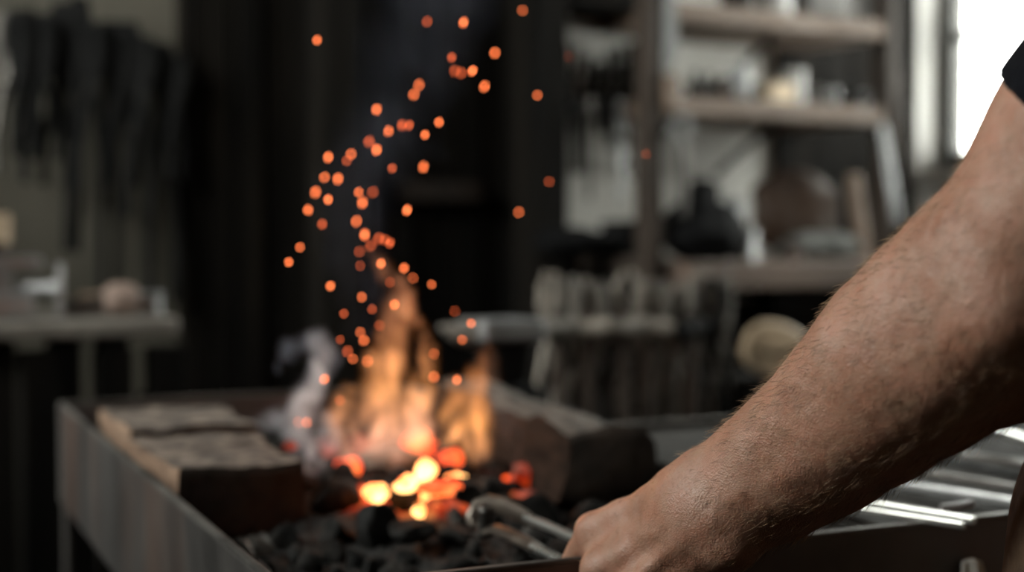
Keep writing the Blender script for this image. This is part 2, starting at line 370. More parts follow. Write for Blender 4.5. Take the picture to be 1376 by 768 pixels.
# signed distance field -> one continuous skin
class SDF:
    def __init__(s, lo, hi, h):
        s.lo = np.array(lo, 'f'); s.h = h; s.n = np.ceil((np.array(hi)-s.lo)/h).astype(int)+1
        s.d = np.full(tuple(s.n), 1e3, 'f')
    def _loc(s, a, b):
        i0 = np.maximum(np.floor((a-s.lo)/s.h).astype(int), 0); i1 = np.minimum(np.ceil((b-s.lo)/s.h).astype(int)+1, s.n)
        if np.any(i1 <= i0): return None
        ax = [s.lo[k]+np.arange(i0[k], i1[k], dtype='f')*s.h for k in range(3)]
        X, Y, Z = np.meshgrid(*ax, indexing='ij', sparse=True)
        return tuple(slice(i0[k], i1[k]) for k in range(3)), X.astype('f'), Y.astype('f'), Z.astype('f')
    def _mix(s, sl, d, k, op):
        a = s.d[sl]
        if op == 'u':
            h = np.maximum(k-np.abs(a-d), 0)/max(k, 1e-6); s.d[sl] = np.minimum(a, d)-h*h*k*.25
        else:
            h = np.maximum(k-np.abs(a+d), 0)/max(k, 1e-6); s.d[sl] = np.maximum(a, -d)+h*h*k*.25
    def cone(s, p1, p2, r1, r2, k=.01, op='u'):
        p1 = np.array(p1, 'f'); p2 = np.array(p2, 'f'); R = max(r1, r2)+k+4*s.h
        q = s._loc(np.minimum(p1, p2)-R, np.maximum(p1, p2)+R)
        if q is None: return
        sl, X, Y, Z = q; v = p2-p1; L = float(v@v)+1e-12
        t = np.clip(((X-p1[0])*v[0]+(Y-p1[1])*v[1]+(Z-p1[2])*v[2])/L, 0, 1)
        d = np.sqrt((X-p1[0]-t*v[0])**2+(Y-p1[1]-t*v[1])**2+(Z-p1[2]-t*v[2])**2)-(r1+(r2-r1)*t)
        s._mix(sl, d, k, op)
    def ell(s, c, r, Rm=None, k=.01, op='u'):
        c = np.array(c, 'f'); r = np.array(r, 'f'); R = float(r.max())+k+4*s.h
        q = s._loc(c-R, c+R)
        if q is None: return
        sl, X, Y, Z = q; X = X-c[0]; Y = Y-c[1]; Z = Z-c[2]
        if Rm is not None:
            A = np.array(Rm.transposed(), 'f'); X, Y, Z = [A[i, 0]*X+A[i, 1]*Y+A[i, 2]*Z for i in range(3)]
        k0 = np.sqrt((X/r[0])**2+(Y/r[1])**2+(Z/r[2])**2); k1 = np.sqrt((X/r[0]**2)**2+(Y/r[1]**2)**2+(Z/r[2]**2)**2)+1e-9
        s._mix(sl, k0*(k0-1)/k1, k, op)
    def chain(s, P, R, k=.01):
        for i in range(len(P)-1): s.cone(P[i], P[i+1], R[i], R[i+1], k)
    def quads(s):
        b = 3*s.h; g = openvdb.FloatGrid(background=float(b)); g.copyFromArray(np.clip(s.d, -b, b))
        p, q = g.convertToQuads()
        P = s.lo+p*s.h; C = P-P.mean(0)      # make the faces look outwards
        if np.einsum('ij,ij->i', C[q[:, 0]], np.cross(C[q[:, 1]]-C[q[:, 0]], C[q[:, 2]]-C[q[:, 0]])).sum() < 0: q = q[:, ::-1]
        return P, np.ascontiguousarray(q)
def np_mesh(name, P, Q, m, off=(0, 0, 0)):
    me = bpy.data.meshes.new(name); P = np.asarray(P, 'f')-np.array(off, 'f')
    me.vertices.add(len(P)); me.vertices.foreach_set('co', P.ravel())
    me.loops.add(len(Q)*4); me.loops.foreach_set('vertex_index', np.asarray(Q, 'i').ravel())
    me.polygons.add(len(Q)); me.polygons.foreach_set('loop_start', np.arange(0, len(Q)*4, 4, dtype='i'))
    me.update(calc_edges=True); me.validate()
    me.polygons.foreach_set('use_smooth', [True]*len(me.polygons)); me.materials.append(m); return me
def relax(P, Q, it, lam=.5):
    for _ in range(it):
        A = np.zeros_like(P); C = np.zeros(len(P), 'f')
        for a, b in ((0, 1), (1, 2), (2, 3), (3, 0)):
            for i, j in ((a, b), (b, a)):
                for ax in range(3): A[:, ax] += np.bincount(Q[:, i], P[Q[:, j], ax], len(P))
                C += np.bincount(Q[:, i], minlength=len(P))
        P = P+lam*(A/C[:, None]-P)
    return P

# ================================================================== THE ROOM
# built in the room frame; every structural object is turned by TH about the vertical
def rbox(name, u0, u1, v0, v1, z0, z1, m, bevel=0):
    mb = MB(); mb.box(((u0+u1)/2, (v0+v1)/2, (z0+z1)/2), (u1-u0, v1-v0, z1-z0))
    return struct(name, mb, m, rotz=TH, sm=False, bevel=bevel)
T = .14
rbox('floor', UL-T, UR+T, VF-T, VB+T, -.1, 0, M['concrete'])
rbox('ceiling', UL-T, UR+T, VF-T, VB+T, HC, HC+.1, M['ceiling'])
us, _ = rv(738, 300, VB)          # plaster changes from drab olive to whitewash behind the boards
mb = MB(); mb.box(((UL-T+us)/2, VB+T/2, HC/2), (us-UL+T, T, HC), mi=0); mb.box(((us+UR+T)/2, VB+T/2, HC/2), (UR+T-us, T, HC), mi=1)
struct('wall_back', mb, [M['plaster_olive'], M['plaster_white']], rotz=TH, sm=False)
rbox('wall_front', UL-T, UR+T, VF-T, VF, 0, HC, M['plaster_olive'])
def windowed(name, u0, u1, W, m):
    mb = MB()
    def b(v0, v1, z0, z1): mb.box(((u0+u1)/2, (v0+v1)/2, (z0+z1)/2), (u1-u0, v1-v0, z1-z0))
    b(VF, W['a'], 0, HC); b(W['b'], VB, 0, HC); b(W['a'], W['b'], 0, W['z0']); b(W['a'], W['b'], W['z1'], HC)
    struct(name, mb, m, rotz=TH, sm=False)
windowed('wall_left', UL-T, UL, WL, M['plaster_olive'])
windowed('wall_right', UR, UR+.18, WR, M['white_paint'])
def window(name, uf, W, nx, nz_, bar=.045, tag_=''):
    root = tag(link(name, None, None, (0, 0, 0), TH), kind='structure')
    f = MB(); a, b, z0, z1 = W['a'], W['b'], W['z0'], W['z1']; sw = .032
    f.box((uf, a+sw/2, (z0+z1)/2), (.06, sw, z1-z0)); f.box((uf, b-sw/2, (z0+z1)/2), (.06, sw, z1-z0))
    f.box((uf, (a+b)/2, z0+.03), (.06, b-a, .06)); f.box((uf, (a+b)/2, z1-.03), (.06, b-a, .06))
    for i in range(1, nx): f.box((uf, a+(b-a)*i/nx, (z0+z1)/2), (.04, bar, z1-z0))
    for i in range(1, nz_): f.box((uf, (a+b)/2, z0+(z1-z0)*i/nz_), (.03, b-a, .022))
    part('window_frame', f, M['frame_paint'], root, sm=False, bevel=.004)
    g = MB(); g.box((uf+.002, (a+b)/2, (z0+z1)/2), (.004, b-a-.02, z1-z0-.02)); part('window_pane', g, M['glass'], root, sm=False)
    s = MB(); s.box((uf+(-.07 if uf > 0 else .07), (a+b)/2, z0-.012), (.2, b-a+.04, .03)); part('window_sill', s, M['white_paint'], root, sm=False, bevel=.004)
window('window_1', UR+.13, WR, 2, 3)
window('window_2', UL-.10, WL, 2, 2)
# soot-blackened vertical boarding behind the forge
ua, _ = rv(246, 300, VB-.06); ub, _ = rv(736, 300, VB-.06)
mb = MB(); n = 15; wd = (ub-ua)/n
for i in range(n):
    mb.box((ua+wd*(i+.5), VB-.03-.006*(i % 3), HC/2), (wd-.006, .05, HC))
tag(part('board_partition', mb, M['soot_wood'], rotz=TH, sm=False, bevel=.003), 'soot-blackened vertical boarding on the wall behind the fire', 'board wall', kind='structure')
for px, w_, d_, lab in ((452, .09, .10, 'mid'), (722, .09, .13, 'right')):
    u, _ = rv(px, 300, VB-.12); mb = MB(); mb.box((u, VB-.055-d_/2, HC/2), (w_, d_, HC))
    struct('timber_post', mb, M['soot_wood'], rotz=TH, sm=False, bevel=.006)
u0, z = rv(545, 256, VB-.12); u1, _ = rv(650, 256, VB-.12)
mb = MB(); mb.box(((u0+u1)/2, VB-.09, z), (u1-u0, .05, .045)); struct('trim_rail', mb, M['soot_wood2'], rotz=TH, sm=False, bevel=.005)
# ceiling beams
for i, v in enumerate((.2, 1.5)):
    rbox('ceiling_beam', UL, UR, v, v+.14, HC-.18, HC, M['dark_wood'])
exec_marker = True

# ================================================================== THE FORGE TABLE
RIM = .95
C0 = Vector((-.133, .826, RIM))                # near left corner of the tray
EA = Vector((.9099, .4148, 0)).normalized(); EB = Vector((-EA.y, EA.x, 0))   # along the front rim / away from the viewer
FROT = math.atan2(EA.y, EA.x); LA, LB, SK = 1.25, 1.036, .12
def tb(a, b, z=0): return C0+EA*a+EB*b+Vector((0, 0, z))      # table frame -> world
def tloc(p): q = p-C0; return q.dot(EA), q.dot(EB), q.z
RF = Matrix.Rotation(FROT, 3, 'Z')
forge = thing('forge_table', 'dark steel forge table with a deep tray full of coal and a rust-streaked side', 'forge', tuple(Vector((C0.x, C0.y, 0))), FROT)
def fpart(name, mb, m, bevel=.001, sm=False, parent=forge, label=None):
    return part(name, mb, m, parent, sm=sm, bevel=bevel, label=label)
mb = MB()
mb.box((-.0015, LB/2, RIM-SK/2), (.004, LB, SK)); fpart('side_panel', mb, M['tray'], label='rust-streaked grey steel side panel')
WB_ = .57                                       # the plated wing on the right is shallower than the pit
PA = .46                                        # where the pit ends and the flat plate begins
mb = MB(); mb.box((LA, WB_/2, RIM-SK/2), (.004, WB_, SK)); fpart('side_panel', mb, M['tray'])
mb = MB(); mb.box((PA+.004, (LB+WB_)/2, RIM-SK/2), (.004, LB-WB_, SK)); mb.box(((PA+LA)/2+.003, WB_, RIM-SK/2), (LA-PA-.006, .004, SK)); fpart('inner_panel', mb, M['tray'])
mb = MB(); mb.box((LA/2, 0, RIM-SK/2), (LA-.006, .004, SK)); fpart('front_panel', mb, M['tray'])
mb = MB(); mb.box((PA/2, LB, RIM-SK/2), (PA-.002, .004, SK)); fpart('back_panel', mb, M['tray'])
mb = MB()                                       # rolled lip on the rim
mb.box((.0, LB/2, RIM+.001), (.006, LB+.004, .004)); mb.box((LA, WB_/2, RIM+.001), (.006, WB_+.004, .004)); mb.box((PA+.004, (LB+WB_)/2, RIM+.001), (.006, LB-WB_, .004)); mb.box(((PA+LA)/2, WB_-.003, RIM+.001), (LA-PA-.012, .010, .004))
mb.box((LA/2, .0, RIM+.001), (LA-.008, .006, .004)); mb.box((PA/2, LB, RIM+.001), (PA-.004, .006, .004))
fpart('rim', mb, M['rim'], bevel=.0012)
mb = MB(); mb.box((PA/2, LB/2, RIM-SK+.003), (PA-.006, LB-.01, .006)); fpart('tray_floor', mb, M['black_iron'])
for a, b in ((.02, LB-.02), (.02, .02), (LA-.02, .02), (LA-.02, WB_-.02), (PA-.018, LB-.02)):
    mb = MB(); sa = 1 if a < .5 else -1; sb = 1 if b < .5 else -1
    mb.box((a-sa*.018, b, (RIM-SK)/2), (.004, .04, RIM-SK)); mb.box((a, b-sb*.018, (RIM-SK)/2), (.04, .004, RIM-SK))
    fpart('leg', mb, M['tray'], bevel=.0006)
mb = MB(); mb.box((LA/2, WB_/2, .22), (LA-.03, WB_-.03, .02)); fpart('lower_shelf', mb, M['black_iron'])
mb = MB(); mb.box(((PA+LA)/2, WB_/2, RIM-.009), (LA-PA-.012, WB_-.016, .006)); mb.box((PA+.002, WB_/2, RIM-.062), (.004, WB_-.02, .1))
fpart('side_plate', mb, M['plate'], label='dusty grey steel plate beside the coals')
mb = MB()                                       # straight bright seam of the front lip

# bed of fine coal and ash, mounded under the fire
FIRE = at(565, 640, 1.30); FA, FB_, _ = tloc(FIRE)
def bedz(a, b):
    p = tb(a, b)
    r2 = ((a-FA)/.13)**2+((b-FB_)/.15)**2
    z = -.050+.032*math.exp(-r2)+.006*noise.noise(Vector((a*14, b*14, 0)))+.004*noise.noise(Vector((a*45, b*45, 3)))
    return z
nx, ny = 150, 260; vs = []; fs = []
for j in range(ny):
    for i in range(nx):
        a = .004+(PA-.008)*i/(nx-1); b = .004+(LB-.008)*j/(ny-1)
        z = bedz(a, b)+.0035*noise.noise(Vector((a*160, b*160, 9)))+.003*noise.noise(Vector((a*330, b*330, 2)))
        vs.append((a, b, RIM+z))
for j in range(ny-1):
    for i in range(nx-1): k = j*nx+i; fs.append((k, k+1, k+nx+1, k+nx))
e0 = len(vs); ring = [i for i in range(nx)]+[(j+1)*nx-1 for j in range(1, ny)]+[(ny-1)*nx+i for i in range(nx-2, -1, -1)]+[j*nx for j in range(ny-2, 0, -1)]
for k in ring: vs.append((vs[k][0], vs[k][1], RIM-SK+.006))
nr = len(ring)
for k in range(nr): fs.append((ring[k], ring[(k+1) % nr], e0+(k+1) % nr, e0+k)[::-1])
mb = MB(); mb.add(vs, fs)
def bed_mat():
    m, t, out = nt('coal_breeze'); p = t.nodes.new('ShaderNodeBsdfPrincipled'); v = coords(t)
    f = nz(t, v, 60, 8, .7)
    t.links.new(ramp(t, f, [(.4, (.005, .0045, .0045)), (.6, (.018, .016, .015)), (.78, (.09, .083, .077))]), p.inputs['Base Color'])
    p.inputs['Roughness'].default_value = .8
    # the burning heart of the bed gives off its own light
    s = t.nodes.new('ShaderNodeVectorMath'); s.operation = 'DISTANCE'; tc = t.nodes.new('ShaderNodeTexCoord')
    t.links.new(tc.outputs['Object'], s.inputs[0]); s.inputs[1].default_value = (FA, FB_+.0, RIM-.02)
    core = ramp(t, s.outputs['Value'], [(.04, (1, 1, 1)), (.10, (0, 0, 0))])
    gl = ramp(t, nz(t, v, 30, 3, .5), [(.4, (0, 0, 0)), (.5, (.8, .05, .01)), (.62, (1, .3, .07))])
    x = t.nodes.new('ShaderNodeMix'); x.data_type = 'RGBA'; x.blend_type = 'MULTIPLY'; x.inputs['Factor'].default_value = 1
    t.links.new(core, x.inputs['A']); t.links.new(gl, x.inputs['B']); t.links.new(x.outputs['Result'], p.inputs['Emission Color'])
    p.inputs['Emission Strength'].default_value = 2.0; m.cycles.emission_sampling = 'NONE'
    b = t.nodes.new('ShaderNodeBump'); b.inputs['Distance'].default_value = .004; b.inputs['Strength'].default_value = .8
    t.links.new(nz(t, v, 140, 5, .6), b.inputs['Height']); t.links.new(b.outputs[0], p.inputs['Normal'])
    t.links.new(p.outputs[0], out.inputs[0]); return m
bed = part('coal_dust', mb, bed_mat(), loc=(C0.x, C0.y, 0), rotz=FROT)
tag(bed, 'bed of fine black coal dust and ash filling the forge tray', 'coal bed', kind='stuff')

# ------------------------------------------------------------------ timbers in the tray
def timber(c, L, W, H, yaw, seed, mats, rough=.004, taper=0, cut=None):
    """sawn or split timber as a dense grid box with worn edges; c = centre of the base, long axis = local y"""
    bm = bmesh.new(); bmesh.ops.create_cube(bm, size=1)
    bmesh.ops.subdivide_edges(bm, edges=bm.edges[:], cuts=26, use_grid_fill=True)
    off = Vector((seed*7.3, 0, 0)); vs = []
    for v in bm.verts:
        x, y, z = v.co
        ex = 1-.05*max(0, abs(x)+abs(z)-.88)*4; ey = 1-.04*max(0, abs(y)+abs(z)-.9)*3
        p = Vector((x*W*ex*(1-taper*y), y*L*ey, (z+.5)*H))
        q = p*14+off
        p += Vector((noise.noise(q), noise.noise(q+Vector((9, 0, 0)))*.6, noise.noise(q+Vector((0, 9, 0)))))*rough*1.6
        q = p*60+off; p += Vector((noise.noise(q), 0, noise.noise(q+Vector((0, 5, 0)))))*rough*.6
        if cut: p = cut(p, x, y, z)
        vs.append(p)
    mb = MB(); mb.add(vs, [tuple(v.index for v in f.verts) for f in bm.faces])
    mb.mi = [1 if (abs(f.normal.y) > .9 and f.normal.y < 0) else 2 if (len(mats) > 2 and f.normal.x < -.6) else 0 for f in bm.faces]; bm.free()
    return mb, mats
YB = math.atan2(.2035, .434)+.03
zt = .965
def cutn(p, x, y, z):                           # ragged step in the top
    if z > .3 and y > .28: p.z -= .008*(min(1, (y-.28)*8))
    return p
nf = onz(256, 633, zt+.002); nrp = onz(400, 613, zt+.002)
def tim_obj(name, label, cat, corner_l, corner_r, L, H, seed, mats, base, rough=.004, yaw=None, cut=None, taper=0):
    W = (corner_r-corner_l).length
    fr = (corner_r-corner_l).normalized()
    yw = yaw if yaw is not None else math.atan2(fr.y, fr.x)
    e1 = Vector((math.cos(yw), math.sin(yw), 0)); e2 = Vector((-e1.y, e1.x, 0))
    c = (corner_l+corner_r)/2+e2*L/2
    mb, ms = timber(None, L, W, H, 0, seed, mats, rough, taper, cut)
    return tag(part(name, mb, ms, loc=(c.x, c.y, base), rotz=yw), label, cat)
tim_obj('wood_block', 'nearer weathered wood block with an end darkened as in shade, inside the left rim of the tray', 'wood block', nf, nrp, .28, .062, 3, [M['block'], M['endgrain']], zt-.062, yaw=.45, cut=cutn)
nf2 = onz(176, 577, zt+.001); nr2 = nf2+Vector((math.cos(.44), math.sin(.44), 0))*.13
tim_obj('wood_block', 'farther ash-topped wood block lying behind the nearer one in the back left corner', 'wood block', nf2, nr2, .175, .058, 8, [M['block'], M['endgrain']], zt-.058, yaw=.44)
# split log on the right of the fire
ztl = RIM+.036
p1 = onz(768, 588, ztl-.004); p2 = onz(872, 574, ztl)
fr = Vector((.157, -.495, 0)).normalized()
def cutl(p, x, y, z):                           # rounded bark back, split flat flank, tapering far end
    p.x *= 1-.10*max(0, y+.2); 
    if x > 0: p.z -= .016*(x*2)**3*(1 if z > 0 else -.4); 
    if x < 0: p.x += .012*(z-.5)*(-x*2)
    return p
tim_obj('split_log', 'big grey split log lying with its dark sawn end in front', 'log', p1, p2, .50, .066, 12, [M['log_bark'], M['endgrain'], M['charred']], ztl-.066, rough=.006, yaw=math.atan2(fr.y, fr.x)+PI/2, cut=cutl)

# ------------------------------------------------------------------ coals
rocks = [rock_mb(20+i, (.5, .42, .34), 3, .3).mesh('coal_lump', M['coal']) for i in range(9)]
for r in rocks: smooth(r, 25)
def coal(mesh, p, s, label=None, group=None, name='coal_lump', m=None, rot=None, cat='coal', kindmesh=None):
    o = bpy.data.objects.new(name, mesh); COL.objects.link(o); o.location = p
    o.scale = s if isinstance(s, (tuple, list)) else (s, s, s)
    rnd = random.random
    o.rotation_euler = rot or (rnd()*6.3, rnd()*6.3, rnd()*6.3)
    return tag(o, label, cat, group)
def realrock(name, seed, d, m, sub=4, **k):
    me = rock_mb(seed, d, sub, **k).mesh(name, m); smooth(me, 25); return me
def on_bed(px, py, lift=.0):
    """point on the coal bed seen at this place of the picture"""
    z = RIM-.04
    for _ in range(8):
        p = onz(px, py, z); a, b, _z = tloc(p); z = RIM+bedz(a, b)+lift
    return onz(px, py, z)
# real-size meshes so that the materials keep their grain
SZ = [.026, .032, .040]
coal_meshes = [realrock('coal_lump', 40+i, (SZ[i % 3]*.55, SZ[i % 3]*.48, SZ[i % 3]*.40), M['coal'], 3, amp=.4) for i in range(12)]
ash_meshes = [realrock('coal_lump', 70+i, (.013, .010, .008), M['ash_coal'], 3, amp=.4) for i in range(4)]
placed = []
def special(name, label, px, py, d, m, seed, rot=(0, 0, 0), lift=.004, cat='coal', group=None, **k):
    p = on_bed(px, py, lift); cc = Vector((0, 0, CZ)); p = cc+(p-cc)*(.975 if seed in (101, 102, 103, 105) else .99)
    me = realrock(name, seed, tuple(q*(1.3 if seed != 110 else 1.15) for q in d), m, 4, **k)
    o = coal(me, p, 1, label, group, name, rot=rot, cat=cat); placed.append((p, max(d[0], d[1]))); return o
Z = 0
special('coal_lump', 'large ash-streaked grey lump lying over the glowing coals, under the tall flame', 522, 620, (.034, .020, .017), M['pale_ash'], 101, (.1, -.1, .2), .018)
special('coal_lump', 'black angular lump in front of the white-hot coals', 541, 676, (.0165, .013, .012), M['coal'], 102, (.3, .2, .4), .012)
special('coal_lump', 'grey-topped lump just below the small round ember', 556, 712, (.018, .012, .009), M['ash_coal'], 103, (0, .1, 2.9), .004)
special('coal_lump', 'dark lump between the bright coals and the tongs tip', 628, 668, (.014, .011, .011), M['ash_coal'], 104, (.2, .2, 1), .010)
special('coal_lump', 'reddish brown lump behind the tallest glowing gap', 604, 601, (.014, .012, .013), M['ash_coal'], 105, (.2, .4, 1), .022)
special('coal_lump', 'grey capped lump beneath the right-hand flame', 665, 632, (.016, .010, .009), M['ash_coal'], 106, (0, 0, .3), .018)
special('coal_lump', 'long black lump right of the last red ember', 725, 640, (.022, .014, .012), M['coal'], 107, (0, 0, .2), .012)
special('coal_lump', 'dark lump left of the bright coals beside the wood block end', 448, 668, (.020, .015, .013), M['coal'], 108, (.1, 0, .5), .006)
special('coal_lump', 'dusty lump lying close to the front rim by the tongs jaws', 612, 722, (.017, .010, .008), M['ash_coal'], 109, (0, 0, 2.5), .002)
special('ash_slab', 'upright ash-coated slab coloured pink as by firelight, leaning on the flank of the split log', 738, 606, (.020, .010, .034), mat('firelit_ash', (.10, .062, .055), (.20, .125, .108), 40, .95, bump=.6), 110, (.1, -.42, .2), .020, cat='charred wood', amp=.5)  # pink glow of the fire is put into the ash colour
special('ash_slab', 'pale charred chunk standing under the right-hand flame at the log end', 690, 588, (.016, .010, .026), mat('pale_ash', (.08, .06, .052), (.17, .13, .115), 40, .95, bump=.6), 111, (.1, .2, 1), .020, cat='charred wood', amp=.5)
# bent scrap of sheet iron near the left rim
p = on_bed(338, 737, .012); mb = MB(); vs = []; fs = []
for j in range(13):
    a = -1.2+2.6*j/12
    for i in range(9):
        x = -.013+.026*i/8; r = .017+.002*math.sin(i*1.7)
        for dr in (0, -.0014): vs.append((x+.004*math.sin(a*2), (r+dr)*math.sin(a), (r+dr)*math.cos(a)-.008))
N9 = 9
for j in range(12):
    for i in range(8):
        k = (j*N9+i)*2; n2 = k+2; u = k+N9*2; fs += [(k, n2, u+2, u), (k+1, u+1, u+3, n2+1)]
    k = (j*N9)*2; u = k+N9*2; fs.append((k, u, u+1, k+1)); k = (j*N9+8)*2; u = k+N9*2; fs.append((k, k+1, u+1, u))
for i in range(8):
    k = i*2; fs.append((k, k+1, k+3, k+2)); k = (12*N9+i)*2; fs.append((k, k+2, k+3, k+1))
mb.add(vs, fs); tag(part('scrap_iron', mb, M['worn_iron'], loc=p, rotz=.9), 'curled scrap of grey sheet iron lying against the left rim', 'scrap metal'); placed.append((p, .02))

# glowing embers, each where the gaps in the coal let it show
EM = [(572, 632, 'ember_hot', (.010, .009, .009), 'round white-hot coal in the centre of the fire'),
      (614, 643, 'ember_hot', (.011, .007, .006), 'flat yellow coal at the foot of the right-hand flame'),
      (545, 650, 'ember_hot', (.015, .009, .007), 'white-hot coal just right of the black angular lump'),
      (507, 661, 'ember_hot', (.016, .009, .008), 'wide yellow-white coal at the front left of the fire'),
      (506, 680, 'ember_orange', (.008, .007, .007), 'orange coal directly under the wide yellow-white one'),
      (573, 669, 'ember_hot', (.009, .008, .007), 'small yellow coal low in front of the white-hot ones'),
      (563, 686, 'ember_hot', (.006, .005, .005), 'lowest yellow coal of the fire, by the grey-topped lump'),
      (527, 698, 'ember_orange', (.0028, .0028, .0028), 'tiny round orange ember alone in the black coal'),
      (508, 690, 'ember_orange', (.005, .005, .004), 'small orange ember at the tip of the left glow'),
      (470, 632, 'ember_orange', (.010, .007, .013), 'orange-red coal standing at the far left of the glow'),
      (560, 594, 'ember_orange', (.018, .010, .009), 'orange coal at the back, at the root of the tall flame'),
      (580, 610, 'ember_orange', (.014, .010, .012), 'long orange coal behind the round white-hot one'),
      (604, 624, 'ember_orange', (.016, .010, .012), 'red-orange coal between the two flames'),
      (590, 655, 'ember_orange', (.016, .010, .006), 'orange coal in front of the two flames'),
      (641, 606, 'ember_orange', (.008, .007, .014), 'upright orange coal inside the right-hand flame'),
      (650, 622, 'ember_orange', (.009, .007, .008), 'orange coal low in the right-hand flame'),
      (679, 653, 'ember_orange', (.008, .006, .009), 'bright red ember apart from the fire on the right'),
      (706, 668, 'ember_red', (.013, .007, .005), 'faint dull red ember under the long black lump'),
      (620, 674, 'ember_red', (.015, .009, .006), 'dull red coal just above the tongs tip'),
      (583, 682, 'ember_red', (.012, .010, .009), 'dark red coal right of the lowest yellow one'),
      (700, 640, 'ember_red', (.015, .009, .009), 'dark red coal behind the bright red ember'),
      (440, 602, 'ember_red', (.010, .008, .009), 'faint red coal beside the far end of the near wood block'),
      (390, 598, 'ember_red', (.005, .005, .004), 'tiny red ember on the corner of the near wood block'),
      (487, 600, 'ember_red', (.013, .009, .011), 'red coal half hidden behind the large ash-streaked lump')]
for i, (px, py, mk, d, lab) in enumerate(EM):
    lift = .012 if py > 640 else .016
    if px in (679, 706, 527): lift = .006
    p = on_bed(px, py, lift)
    if px == 390: p = onz(px, py, zt+.001)
    kk = 1.0 if px == 527 else (1.3 if mk != 'ember_hot' else 1.08); me = realrock('ember', 200+i, tuple(q*kk for q in d), M[mk], 4, amp=.75); coal(me, p, 1, lab, None, 'ember', rot=(0, 0, i*.7), cat='ember')
    placed.append((p, d[0]*.8))
# the mass of lumps on the bed
blockers = []
def clear(a, b, px, py):
    if px < 410 and py < 700 and a < .16 and b > .12: return False          # under the wood blocks
    return True
cnt = 0; rnd = random.Random(5)
tries = 0; pts = []
logdir = fr; logc = (p1+p2)/2 if False else None
lp1 = onz(768, 588, ztl-.004); lp2 = onz(872, 574, ztl); lc = (lp1+lp2)/2; lax = -fr; lsd = Vector((lax.y, -lax.x, 0))
while cnt < 190 and tries < 20000:
    tries += 1
    a = rnd.uniform(.02, PA-.02); b = rnd.uniform(.015, .62) if rnd.random() < .85 else rnd.uniform(.6, LB-.04)
    big = rnd.random(); s = rnd.uniform(.6, 1.2) if big < .7 else rnd.uniform(1.2, 1.9); sz = .014*s
    p = tb(a, b); d = p-lc; al = d.dot(lax); sd = abs(d.dot(lsd))
    if -.02 < al < .52 and sd < .062: continue
    if a < .15 and b > .33: continue
    if any((p-q).to_2d().length < (r+sz)*.8 for q, r in pts): continue
    blocked = False
    for q, r in placed:
        dd = (p-q).to_2d(); view = q.to_2d().normalized()
        if dd.length < r+sz*.9: blocked = True; break
        # a lump just in front of a glowing gap must stay low
    if blocked: continue
    pts.append((p, sz))
    p.z = RIM+bedz(a, b)+.003*s
    me = ash_meshes[cnt % 4] if rnd.random() < .16 else coal_meshes[cnt % 12]
    ash = me in ash_meshes
    where = ('close behind the front rim' if b < .16 else 'at the far end of the tray' if b > .68 else 'on the left, before the wood blocks' if a < .14 else
             'around the burning heart of the fire' if math.hypot(a-FA, b-FB_) < .13 else 'between the front rim and the fire' if b < .34 else 'beside the split log and the plate' if a > FA else 'between the wood blocks and the fire')
    coal(me, p, s, ('ash-dusted grey coal lump ' if ash else 'black coal lump ')+where, ('grey' if ash else 'black')+' coal lumps '+where); cnt += 1

# ------------------------------------------------------------------ flames, smoke, sparks
def plume(name, label, cat, chains, mf, base, h=.006, kind='stuff', grow=1.25):
    """a soft string of balls of burning gas or smoke; the mesh only bounds it"""
    b = Vector(base); sph = []
    for ch in chains:
        for i in range(len(ch)):
            sph.append((ch[i][0]-b, ch[i][1]*1.25))
            if i < len(ch)-1 and (ch[i+1][0]-ch[i][0]).length > .6*(ch[i][1]+ch[i+1][1]): sph.append(((ch[i][0]+ch[i+1][0])/2-b, (ch[i][1]+ch[i+1][1])/2*1.25))
    allp = np.array([list(p) for ch in chains for p, r in ch]); rm = max(r for ch in chains for p, r in ch)*1.6
    S = SDF(allp.min(0)-rm-.02, allp.max(0)+rm+.02, h)
    for ch in chains: S.chain([p for p, r in ch], [r*grow+.006 for p, r in ch], .01)
    P, Q = S.quads()
    o = link(name, np_mesh(name, P, Q, mf(sph), b), None, b)
    return tag(o, label, cat, kind=kind)
def F(px, py, Y, r): return (at(px, py, Y), r*Y/FPX)
plume('flame', 'tall orange flame rising from the coals and leaning to the left at its tip', 'flame',
  [[F(516, 585, 1.37, 44), F(510, 560, 1.37, 44), F(510, 530, 1.38, 40), F(515, 490, 1.39, 34), F(520, 455, 1.39, 26), F(537, 425, 1.40, 24), F(545, 398, 1.40, 17), F(525, 370, 1.40, 13), F(503, 340, 1.40, 10)],
   [F(562, 578, 1.39, 30), F(558, 550, 1.39, 28), F(568, 510, 1.40, 18), F(576, 475, 1.40, 13), F(566, 440, 1.40, 13)],
   [F(465, 605, 1.34, 26), F(455, 565, 1.35, 20), F(468, 525, 1.36, 13)]],
  lambda sp: flame_mat('flame_tall', sp, [(.85, .42, .32), (1.0, .36, .085)], (.9, .25, .05), .20, 58.0, .16), tuple(at(530, 640, 1.36)))
plume('flame', 'shorter orange flame with a pointed tip beside the grey split log', 'flame',
  [[F(642, 602, 1.34, 28), F(636, 570, 1.35, 34), F(636, 545, 1.36, 32), F(647, 515, 1.37, 26), F(652, 490, 1.37, 18), F(648, 468, 1.38, 11)],
   [F(607, 585, 1.38, 20), F(600, 550, 1.39, 20), F(606, 520, 1.40, 13)]],
  lambda sp: flame_mat('flame_short', sp, [(1, .42, .2), (1.0, .36, .08)], (.9, .26, .05), .13, 90.0, .1), tuple(at(640, 640, 1.36)))
def pl_smoke(label, chains, mf, h=.006): return plume('smoke', label, 'smoke', chains, mf, tuple(chains[0][0][0]), h)
